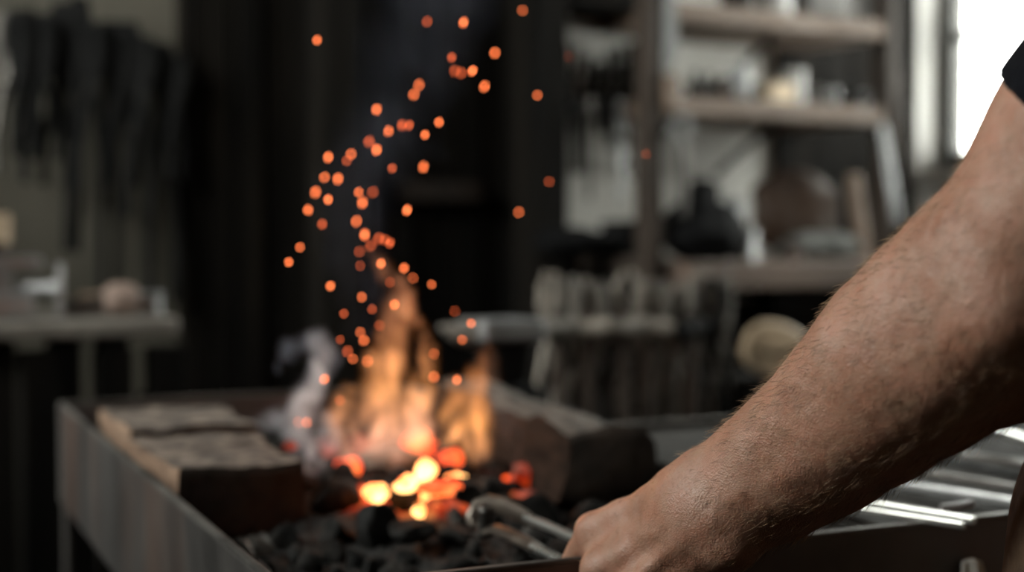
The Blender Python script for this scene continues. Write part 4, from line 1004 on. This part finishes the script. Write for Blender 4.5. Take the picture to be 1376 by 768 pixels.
for i, (px, y0, y1, sp, lab, mm, jw) in enumerate(LT):
    v = VR-.02-.012*(i % 3); u, z0 = rv(px, y0+18, v); _, z1 = rv(px, y1, v); L = z0-z1
    t = make_tongs('hanging_tongs', lab or 'black iron tongs hanging '+ORD[sorted(q[0] for q in LT).index(px)]+' from the left end of the wall rail', L, sp, jw, M[mm] if mm else M['black_iron'], 'black tongs on the left rail', th=1.55)
    t.location = room(u, v, z0); t.rotation_euler = (0, math.radians(random.uniform(-3, 3)), TH)
# ---- left workbench with a leg vice, mallet and bits
VL = 2.25
ul0, zl = rv(-60, 436, VL); ul1, _ = rv(240, 448, VL)
wb = rthing('workbench', 'dark workbench with worn grey edge standing by the left wall', 'workbench', (ul0+ul1)/2, VL+.20, 0)
hw = (ul1-ul0)/2
mb = MB(); mb.box((0, 0, zl-.012), (hw*2, .42, .028)); rpart('top', mb, M['grey_iron'], wb, sm=False, bevel=.006)
for a in [rv(px, 600, VL+.03)[0]-(ul0+ul1)/2 for px in (52, 152, 222)]:
    for b in (-.17, .17):
        mb = MB(); mb.box((a, b, (zl-.045)/2), (.055, .055, zl-.045)); rpart('leg', mb, M['soot_wood'], wb, sm=False, bevel=.004)
mb = MB(); mb.tube([(-hw+.30, -.17, zl-.12), (hw-.06, -.17, .35)], .018, 6); rpart('brace', mb, M['soot_wood'], wb)
uv, zv = rv(20, 440, VL+.02)
vc = rthing('bench_vice', 'heavy grey bench vice at the left end of the workbench', 'vice', uv, VL+.10, zl+.005)
mb = MB(); mb.box((-.02, .0, .02), (.11, .12, .04)); mb.box((-.03, 0, .06), (.07, .09, .05)); rpart('body', mb, M['tin'], vc, sm=False, bevel=.006)
mb = MB(); mb.box((.0, -.02, .085), (.10, .05, .02)); mb.box((-.04, -.0, .085), (.05, .10, .02)); rpart('jaw', mb, M['blade_steel'], vc, sm=False, bevel=.004)
mb = MB(); mb.tube([(.02, -.02, .045), (.075, -.05, .045)], .012, 12); mb.tube([(.075, -.05, -.0), (.075, -.05, .085)], .005, 8); rpart('screw_handle', mb, M['blade_steel'], vc)
um, zm = rv(4, 285, VL+.15)
mp = rthing('wooden_post', 'dark wooden post with a sawn top coloured pale as lit, standing behind the vice', 'wood post', um, VL+.28, zl+.005)
hm_ = zm-zl-.005
mb = MB(); mb.lathe((0, 0, 0), [(0, 0), (.048, 0), (.042, .03), (.037, hm_*.5), (.036, hm_-.05)], 20); rpart('shaft', mb, M['dark_wood'], mp)
mb = MB(); mb.lathe((0, 0, 0), [(.0, hm_-.052), (.0365, hm_-.05), (.0365, hm_-.006), (.032, hm_), (0, hm_)], 20); rpart('lit_cut_top', mb, M['pale_wood'], mp, label='sawn top coloured pale as lit')  # light on the cut end is put into a paler wood
ux, zx = rv(163, 425, VL+.05)
mb = MB(); mb.lathe((-.026, 0, .025), [(0, 0), (.020, .002), (.025, .010), (.026, .025), (.025, .041), (.020, .050), (0, .052)], 20, axis=(1, 0, 0))
ml = rthing('wooden_mallet', 'round-headed wooden mallet lying on the left workbench', 'mallet', ux, VL+.05, zl+.006); rpart('head', mb, M['mallet'], ml)
mb = MB(); mb.tube([(0, .03, .034), (0, .16, .018), (0, .25, .016)], [.012, .011, .013], 10); rpart('handle', mb, M['stick_wood'], ml)
for px, w_, m, lab in ((120, .05, 'worn_iron', 'small iron block lying on the left workbench beside the mallet'), (205, .045, 'tin', 'small grey tin on the right end of the left workbench')):
    u, _ = rv(px, 430, VL+.06); k = rthing('iron_block' if px == 120 else 'tin_can', lab, 'metal block' if px == 120 else 'tin', u, VL+.08, zl+.005)
    mb = MB()
    if px == 120: mb.box((0, 0, .012), (.06, .05, .024)); mb.tube([(-.03, 0, .02), (.05, .01, .03)], .006, 8)
    else: mb.lathe((0, 0, 0), [(0, 0), (.022, 0), (.022, .03), (.024, .031), (.024, .035), (0, .035)], 20)
    rpart('body', mb, M[m], k, bevel=.002)

# ---- whitewashed wall: dark tool rack with pliers and chisels
VK = VB-.09
uk0, zk = rv(748, 120, VK); uk1, _ = rv(872, 120, VK)
rk = rthing('tool_rack', 'dark wooden tool rack bar across the whitewashed wall', 'tool rack', (uk0+uk1)/2, VK, zk)
kw = (uk1-uk0)/2; mb = MB(); mb.box((0, .0, 0), (kw*2, .05, .05)); mb.box((0, .04, .0), (kw*2, .03, .07)); rpart('bar', mb, M['soot_wood'], rk, sm=False, bevel=.003)
mb = MB(); mb.box((-kw+.02, .05, 0), (.03, .05, .16)); mb.box((kw-.02, .05, 0), (.03, .05, .16)); rpart('bracket', mb, M['soot_wood'], rk, sm=False, bevel=.003)
HANG = [(760, 60, 165, 'black chisel at the left end of the wall rack', 'black_iron', 2), (776, 62, 232, 'long dark file hanging through the wall rack', 'black_iron', 3), (792, 75, 268, 'grey-bladed saw-like tool hanging lowest at the left of the wall rack', 'worn_iron', 2), (806, 84, 180, 'short dark punch in the wall rack', 'black_iron', 2),
        (820, 66, 200, 'dark drift in the middle of the wall rack', 'black_iron', 2), (834, 62, 268, 'grey flat blade hanging low from the wall rack', 'tin', 2), (848, 58, 240, 'dull steel chisel right of the flat blade in the wall rack', 'worn_iron', 2), (862, 72, 175, 'short black tool at the right end of the wall rack', 'black_iron', 2)]
for px, y0, y1, lab, m, wpx in HANG:
    u, z0 = rv(px, y0, VK-.035); _, z1 = rv(px, y1, VK-.035); L = z0-z1
    k = rthing('hanging_tool', lab, 'hand tool', u, VK-.035, zk)
    up_ = z0-zk; dn = zk-z1
    mb = MB(); mb.tube([(0, 0, -.02), (0, 0, up_*.4), (0, 0, up_)], [.008, .012, .010], 10); rpart('handle', mb, M['soot_wood' if wpx == 2 else 'dark_wood'], k)
    mb = MB(); mb.tube([(0, 0, -.02), (0, 0, -dn*.5), (.002, 0, -dn)], [.007*wpx*.7, .007*wpx*.8, .004*wpx], 8, ((0, 1, 0), .35)); rpart('blade', mb, M[m], k)
# dark shelf board and lumber above the rack, top of the frame
ub0, zb = rv(745, 12, VK); ub1, _ = rv(885, 12, VK)
rbox('trim_beam', ub0, ub1, VB-.16, VB, zb, zb+.14, M['soot_wood'], .005)

# ---- dark cupboard under the rack
VC_ = VB-.40
uc0, zc = rv(742, 348, VC_); uc1, _ = rv(905, 348, VC_)
uc0 = max(uc0, ub+.02); uc1 = min(uc1, rv(932, 352, VB-.52)[0]-.02)
cb = rthing('cupboard', 'low black cupboard standing against the whitewashed wall', 'cupboard', (uc0+uc1)/2, VB-.21, 0)
cw = (uc1-uc0)/2
mb = MB(); mb.box((0, 0, zc/2), (cw*2-.02, .38, zc-.03)); rpart('body', mb, M['soot_wood'], cb, sm=False, bevel=.004)
mb = MB(); mb.box((0, -.005, zc-.012), (cw*2, .40, .024)); rpart('top', mb, M['dark_wood'], cb, sm=False, bevel=.004)
for s in (-1, 1):
    mb = MB(); mb.box((s*cw*.49, -.198, zc*.52), (cw*.92, .016, zc*.84)); d = rpart('door', mb, M['soot_wood'], cb, sm=False, bevel=.003)
    mb = MB(); mb.lathe((s*.03, -.206, zc*.62), [(0, 0), (.006, 0), (.006, .012), (.012, .018), (0, .024)], 12, axis=(0, -1, 0)); rpart('knob', mb, M['black_iron'], d)
for px, py, d, lab, sd in ((768, 330, (.085, .07, .035), 'black lump of oily cloth at the left end of the low cupboard', 1), (812, 336, (.05, .05, .03), 'small dark lump on the low cupboard', 2)):
    u, z = rv(px, py, VC_+.1); k = rock_mb(300+sd, d, 4, .3); 
    tag(part('oily_cloth', k, M['black_cloth'], loc=room(u, VC_+.12, zc-min(q[2] for q in k.v)-.001)), lab, 'cloth')
u, _ = rv(842, 320, VC_+.12); kb = rthing('small_box', 'dark square box on the low cupboard beside the brown post', 'box', u, VC_+.12, zc+.001)
mb = MB(); mb.box((0, 0, .035), (.085, .08, .07)); rpart('body', mb, M['black_iron'], kb, sm=False, bevel=.003); mb = MB(); mb.box((0, 0, .076), (.09, .085, .012)); rpart('lid', mb, M['black_iron'], kb, sm=False, bevel=.002)
# ---- brown post
VP = VB-.45
up0, _ = rv(870, 300, VP); up1, _ = rv(892, 300, VP)
pst = rbox('timber_post', up0, up1, VP, VP+.05, 0, HC, M['dark_wood'], .005)
# things hanging beside the post: pale saw and ring
u, z0 = rv(908, -20, VP-.02); _, z1 = rv(908, 100, VP-.02)
k = rthing('hanging_saw', 'pale narrow saw hanging from the beam beside the brown post', 'saw', u, VP+.0, z1)
mb = MB(); vs = [(-.014, 0, z0-z1), (.014, 0, z0-z1), (.020, 0, .05), (-.014, 0, 0)]; mb.add([(x, -.002, z) for x, y, z in vs]+[(x, .002, z) for x, y, z in vs], [(0, 3, 2, 1), (4, 5, 6, 7), (0, 1, 5, 4), (1, 2, 6, 5), (2, 3, 7, 6), (3, 0, 4, 7)]); rpart('blade', mb, M['tin'], k, sm=False)
mb = MB(); mb.box((.003, 0, -.035), (.036, .018, .075)); rpart('handle', mb, M['stick_wood'], k, sm=False, bevel=.006)
u, z = rv(915, 172, VP-.01); k = rthing('iron_ring', 'grey iron ring hanging on the brown post below the saw', 'ring', u, VP-.012, z)
mb = MB(); mb.tube([(.026*math.cos(a*PI/12), 0, .026*math.sin(a*PI/12)) for a in range(25)], .006, 8); rpart('ring', mb, M['tin'], k)
mb = MB(); mb.tube([(-.0, .0, -.03), (.006, 0, -.10), (.004, 0, -.19)], [.012, .014, .010], 8, ((0, 1, 0), .3)); rpart('blade', mb, M['worn_iron'], k)

# ---- shelf unit on the right
V0 = VB-.30
us0, _ = rv(903, 150, V0); us1, _ = rv(1190, 150, V0)
unit = rthing('wall_shelves', 'brown wooden wall shelves with two boards full of small jars', 'shelves', (us0+us1)/2, VB-.15, 0)
sw2 = (us1-us0)/2
_, zs1 = rv(930, 2, V0); _, zs2 = rv(930, 128, V0)
shelves = []
for z in (zs1, zs2):
    mb = MB(); mb.box((0, 0, z-.022), (sw2*2, .30, .044)); rpart('shelf_board', mb, M['shelf_wood'], unit, sm=False, bevel=.004)
mb = MB(); mb.box((sw2+.02, -.125, (HC+.6)/2), (.035, .06, HC-.6)); rpart('upright', mb, M['dark_wood'], unit, sm=False, bevel=.003)
ubb, _ = rv(1048, 200, VB-.03); x0_ = ubb-(us0+us1)/2; x1_ = UR-.012-(us0+us1)/2
mb = MB(); mb.box(((x0_+x1_)/2, .135, (HC+.7)/2), (x1_-x0_, .02, HC-.75)); rpart('back_board', mb, M['soot_wood'], unit, sm=False, label='near-black backing boards')  # one near-black board behind the right part of the shelves
for z in (zs1, zs2):
    for s in (-.85, .05):
        mb = MB(); mb.tube([(sw2*s, .13, z-.16), (sw2*s, -.10, z-.046)], .010, 6); rpart('bracket', mb, M['black_iron'], unit)
def jar(px, py_top, zbase, r, m, lab, name='jar', cat='jar', v=V0+.10, lidm=None, shape='jar'):
    u, zt_ = rv(px, py_top, v); H = max(.02, zt_-zbase); k = rthing(name, lab, cat, u, v, zbase+.0005)
    mb = MB()
    if shape == 'jar': mb.lathe((0, 0, 0), [(0, 0), (r*.93, 0), (r, H*.08), (r, H*.72), (r*.72, H*.82), (r*.72, H*.86)], 20)
    elif shape == 'bottle': mb.lathe((0, 0, 0), [(0, 0), (r*.95, 0), (r, H*.05), (r, H*.55), (r*.4, H*.72), (r*.36, H*.88)], 20)
    elif shape == 'can': mb.lathe((0, 0, 0), [(0, 0), (r, 0), (r*1.03, H*.02), (r, H*.04), (r, H*.90), (r*.98, H*.93)], 20)
    else: mb.box((0, 0, H*.44), (r*2, r*1.8, H*.88))
    rpart('body', mb, M[m], k, bevel=.002 if shape == 'box' else 0, sm=shape != 'box')
    mb = MB()
    if shape == 'box': mb.box((0, 0, H*.93), (r*2.08, r*1.88, H*.13)); 
    else:
        rr_ = {'jar': r*.78, 'bottle': r*.42, 'can': r*1.03}[shape]; z0_ = {'jar': .84, 'bottle': .86, 'can': .92}[shape]
        mb.lathe((0, 0, 0), [(0, H*z0_), (rr_, H*z0_), (rr_, H*.99), (rr_*.92, H), (0, H)], 20)
    rpart('lid', mb, M[lidm or m], k, sm=shape != 'box'); return k
jar(935, 96, zs2, .020, 'black_iron', 'black bottle at the left end of the lower shelf', 'bottle', 'bottle', shape='bottle')
jar(953, 99, zs2, .022, 'black_iron', 'second dark bottle from the left end of the lower shelf', 'bottle', 'bottle', shape='bottle')
jar(972, 104, zs2, .020, 'leather', 'small brown jar between the dark bottles and the grey jar', lidm='black_iron')
jar(994, 88, zs2, .030, 'tin', 'plump grey jar near the left part of the lower shelf')
jar(1020, 112, zs2, .016, 'black_iron', 'short black jar left of the cream carton')
jar(1045, 112, zs2, .028, 'cream', 'cream cardboard carton in the middle of the lower shelf', 'carton', 'carton', shape='box', v=V0+.06)
jar(1068, 94, zs2, .026, 'white_tin', 'tall white can beside the cream carton', 'tin_can', 'can', shape='can', v=V0+.08)
jar(1098, 117, zs2, .018, 'worn_iron', 'small rusty tin just right of the white can', 'tin_can', 'can', shape='can')
jar(1118, 119, zs2, .018, 'tin', 'small grey tin in the right half of the lower shelf', 'tin_can', 'can', shape='can')
jar(1142, 124, zs2, .022, 'black_iron', 'low black tin near the right end of the lower shelf', 'tin_can', 'can', shape='can')
jar(1165, 124, zs2, .020, 'tin', 'pale grey tin at the right end of the lower shelf', 'tin_can', 'can', shape='can')
jar(1143, -16, zs1, .075, 'white_tin', 'wide white box on the upper shelf', 'storage_box', 'box', shape='box', v=V0+.12)
jar(1040, -14, zs1, .045, 'white_tin', 'white tin left of the wide white box on the upper shelf', 'tin_can', 'can', shape='can')
jar(990, -30, zs1, .040, 'black_iron', 'black tin on the upper shelf near its left end', 'tin_can', 'can', shape='can')

# ---- cluttered bench under the shelves
VW = VB-.52
uw0, zw = rv(932, 352, VW); uw1, _ = rv(1240, 352, VW)
b2 = rthing('workbench', 'greasy wooden workbench under the wall shelves, cluttered with cloth and tools', 'workbench', (uw0+uw1)/2, VW+.26, 0)
w2 = (uw1-uw0)/2; BT = zw
mb = MB(); mb.box((0, 0, BT-.03), (w2*2, .52, .06)); rpart('top', mb, M['bench_wood'], b2, sm=False, bevel=.005)
for a in (-w2+.06, w2-.06):
    for b in (-.2, .2): mb = MB(); mb.box((a, b, (BT-.06)/2), (.07, .07, BT-.06)); rpart('leg', mb, M['soot_wood'], b2, sm=False, bevel=.004)
mb = MB(); mb.box((0, .22, BT*.5), (w2*2-.1, .02, BT*.8)); rpart('back_panel', mb, M['soot_wood'], b2, sm=False)
mb = MB(); mb.box((0, 0, .25), (w2*2-.16, .42, .03)); rpart('lower_shelf', mb, M['soot_wood'], b2, sm=False)
def heap(name, lab, cat, cx, cy, top, v, d, m, seed, rot=0, amp=.35, zb_=None):
    u, _ = rv(cx, cy, v); k = rock_mb(seed, d, 4, amp); o = part(name, k, m, loc=room(u, v, (zb_ or BT)-min(q[2] for q in k.v)-.001), rotz=rot); return tag(o, lab, cat)
heap('leather_bag', 'big black leather bag heaped on the bench by the brown post', 'bag', 938, 310, 0, VW+.10, (.115, .09, .075), M['black_cloth'], 401)
heap('leather_bag', 'smaller black pouch resting on top of the big black bag', 'bag', 940, 285, 0, VW+.10, (.055, .05, .05), M['black_cloth'], 402, zb_=BT+.085)
heap('basket', 'brown wicker-like mound in shadow at the back of the bench', 'basket', 1066, 265, 0, VW+.34, (.13, .09, .11), M['leather'], 403)
heap('work_cloth', 'crumpled grey cloth lying on the bench in front of the brown mound', 'cloth', 1090, 318, 0, VW+.14, (.085, .06, .038), M['grey_cloth'], 404, amp=.7)
heap('work_cloth', 'dark grey cloth heap near the right end of the bench', 'cloth', 1125, 330, 0, VW+.12, (.07, .06, .03), M['grey_cloth'], 405, amp=.7)
jar(984, 268, BT, .030, 'tin', 'pale enamel mug standing behind the black bag', 'enamel_mug', 'mug', v=VW+.22, shape='can')
jar(1000, 306, BT, .030, 'tin', 'grey round tin in front of the enamel mug', 'tin_can', 'can', v=VW+.10, shape='can')
jar(1068, 326, BT, .018, 'leather', 'small reddish tin in front of the crumpled cloth', 'tin_can', 'can', v=VW+.04, shape='can')
def lean(name, lab, cat, x0, y0, x1, y1, v0, v1, r, m, headm=None):
    ua_, za = rv(x0, y0, v0); ub_, zb2 = rv(x1, y1, v1); a = room(ua_, v0, za); b = room(ub_, v1, zb2)
    k = thing(name, lab, cat, tuple(b)); mb = MB(); mb.tube([b, b.lerp(a, .5), a], [r, r*1.05, r*.9], 10, ((0, 1, 0), .7)); part('shaft', mb, M[m], k, world=True)
    return k
k = lean('wooden_stick', 'brown wooden stick standing up from the bench, tilted slightly left', 'stick', 1146, 234, 1163, 350, VW+.10, VW+.06, .018, 'stick_wood')
k = lean('steel_rule', 'long pale steel bar leaning against the shelf upright', 'steel bar', 1186, 168, 1206, 300, VB-.33, VB-.38, .011, 'tin')
k = lean('wooden_batten', 'thin dark batten leaning against the wall above the pale steel bar', 'batten', 1205, 95, 1228, 262, VB-.10, VB-.22, .012, 'dark_wood')

# ---- rack of tongs in the middle distance
VT = 2.02
ut0, zt0 = rv(728, 412, VT); ut1, _ = rv(978, 412, VT); _, zt1 = rv(800, 498, VT)
rk2 = rthing('tongs_rack', 'freestanding black iron rack crowded with blacksmith tongs behind the split log', 'tool rack', (ut0+ut1)/2, VT, 0)
tw = (ut1-ut0)/2
for z, y in ((zt0-.015, 0), (zt1, -.02)): mb = MB(); mb.tube([(-tw, y, z), (tw, y, z)], .008, 8); rpart('bar', mb, M['black_iron'], rk2)
for s in (-1, 1):
    mb = MB(); mb.tube([(s*tw, 0, .0), (s*tw, 0, zt0+.01)], .010, 8); rpart('post', mb, M['black_iron'], rk2)
    mb = MB(); mb.tube([(s*tw, -.18, .01), (s*tw, .18, .01)], .012, 8); rpart('foot', mb, M['black_iron'], rk2)
TT = [(738, 402, 'pale dusty tongs at the left end of the middle rack', 'rack_iron'), (762, 408, 0, 'grey_iron'), (782, 410, 0, 'rack_iron'), (804, 414, 0, 'grey_iron'), (824, 412, 0, 'black_iron'),
      (846, 398, 'tall pale tongs rising highest in the middle rack', 'rack_iron'), (868, 410, 0, 'rack_iron'), (886, 412, 0, 'grey_iron'), (902, 420, 0, 'rack_iron'), (922, 408, 0, 'grey_iron'), (940, 396, 'pale-jawed tongs near the right end of the middle rack', 'rack_iron'), (958, 404, 0, 'black_iron'), (970, 400, 0, 'grey_iron')]
for i, (px, y0, lab, m) in enumerate(TT):
    v = VT-.03-.01*(i % 2); u, z0 = rv(px, y0+30, v); _, z1 = rv(px, 560+(i*37) % 22, v)
    t = make_tongs('rack_tongs', lab or 'dusty iron tongs hanging '+ORD[i]+' from the left in the middle rack', z0-z1, .045+.01*(i % 3), .9, M[m], 'tongs in the middle rack', curl=.004*(i % 3))
    t.location = room(u, v, z0); t.rotation_euler = (0, math.radians(random.uniform(-4, 4)), TH)
for i, px in enumerate((750, 790, 835, 878, 930)):
    v = VT-.055; u, z0 = rv(px, 440, v)
    t = make_hammer('rack_hammer', ['rusty hammer hanging at the left of the middle rack', 'grey-headed hammer left of centre in the middle rack', 'hammer with short shaft in the centre of the middle rack', 'pale-headed hammer right of centre in the middle rack', 'dark hammer at the right of the middle rack'][i], .17, M[('grey_iron', 'rack_iron', 'grey_iron', 'rack_iron', 'black_iron')[i]], M['dark_wood'], .07)
    t.location = room(u, v, z0); t.rotation_euler = (0, random.uniform(-.1, .1), TH+random.uniform(-.4, .4))
# ---- anvil on its stump, left of the rack
VA = 1.72
ua_, za_ = rv(675, 428, VA)
an = rthing('anvil', 'grey anvil with a pale worn face, standing behind the flames', 'anvil', ua_, VA, 0)
s0 = za_
mb = MB(); mb.box((.0, 0, s0-.015), (.10, .08, .03)); rpart('face', mb, M['blade_steel'], an, sm=False, bevel=.006, label='pale worn steel face')
mb = MB(); mb.tube([(-.048, 0, s0-.020), (-.065, 0, s0-.018), (-.082, 0, s0-.014), (-.098, 0, s0-.008)], [.019, .016, .010, .003], 16); rpart('horn', mb, M['grey_iron'], an)
mb = MB(); mb.box((.0, 0, s0-.06), (.05, .05, .07), taper=1.3); mb.box((.0, 0, s0-.11), (.11, .09, .04), taper=.7); rpart('base', mb, M['black_iron'], an, bevel=.006, sm=False)
st = rthing('wood_stump', 'dark round stump carrying the anvil', 'stump', ua_, VA, 0)
mb = MB(); mb.lathe((0, 0, 0), [(0, 0), (.13, 0), (.125, .1), (.115, s0-.15), (.11, s0-.132), (0, s0-.131)], 28); rpart('stump_body', mb, M['soot_wood'], st)
# ---- pale split wood round, right of the tongs rack
VG = 2.02
ug, zg = rv(1040, 470, VG)
pd = rthing('side_table', 'low black side table carrying the pale round of wood', 'table', ug, VG+.03, 0)
_, zgt = rv(1040, 505, VG)
mb = MB(); mb.box((0, 0, zgt-.02), (.17, .20, .03)); rpart('top', mb, M['soot_wood'], pd, sm=False, bevel=.003)
for a in (-.065, .065):
    for b in (-.08, .08): mb = MB(); mb.box((a, b, (zgt-.035)/2), (.035, .035, zgt-.035)); rpart('leg', mb, M['soot_wood'], pd, sm=False)
rg = zg-zgt+.004
mb = MB(); mb.lathe((0, -.06, rg), [(0, 0), (rg*.9, .002), (rg, .01), (rg*1.02, .06), (rg*.98, .115), (rg*.85, .12), (0, .12)], 24, axis=(0, 1, 0))
for i, v in enumerate(mb.v):
    n = noise.noise(Vector(v)*18); mb.v[i] = (v[0]*(1+.12*n), v[1], v[2]*(1+.03*n) if v[2] > .01 else v[2])
wr = rthing('wood_round', 'pale round of split wood with a dark crack, right of the tongs rack', 'wood round', ug, VG, zgt-.004, rot=-.5)
rpart('round', mb, M['pale_wood'], wr)
mb = MB(); mb.tube([(-rg*.9, -.061, rg*1.05), (0, -.062, rg*.9), (rg*.7, -.061, rg*1.25)], [.003, .005, .003], 6); rpart('crack', mb, M['charred'], wr)
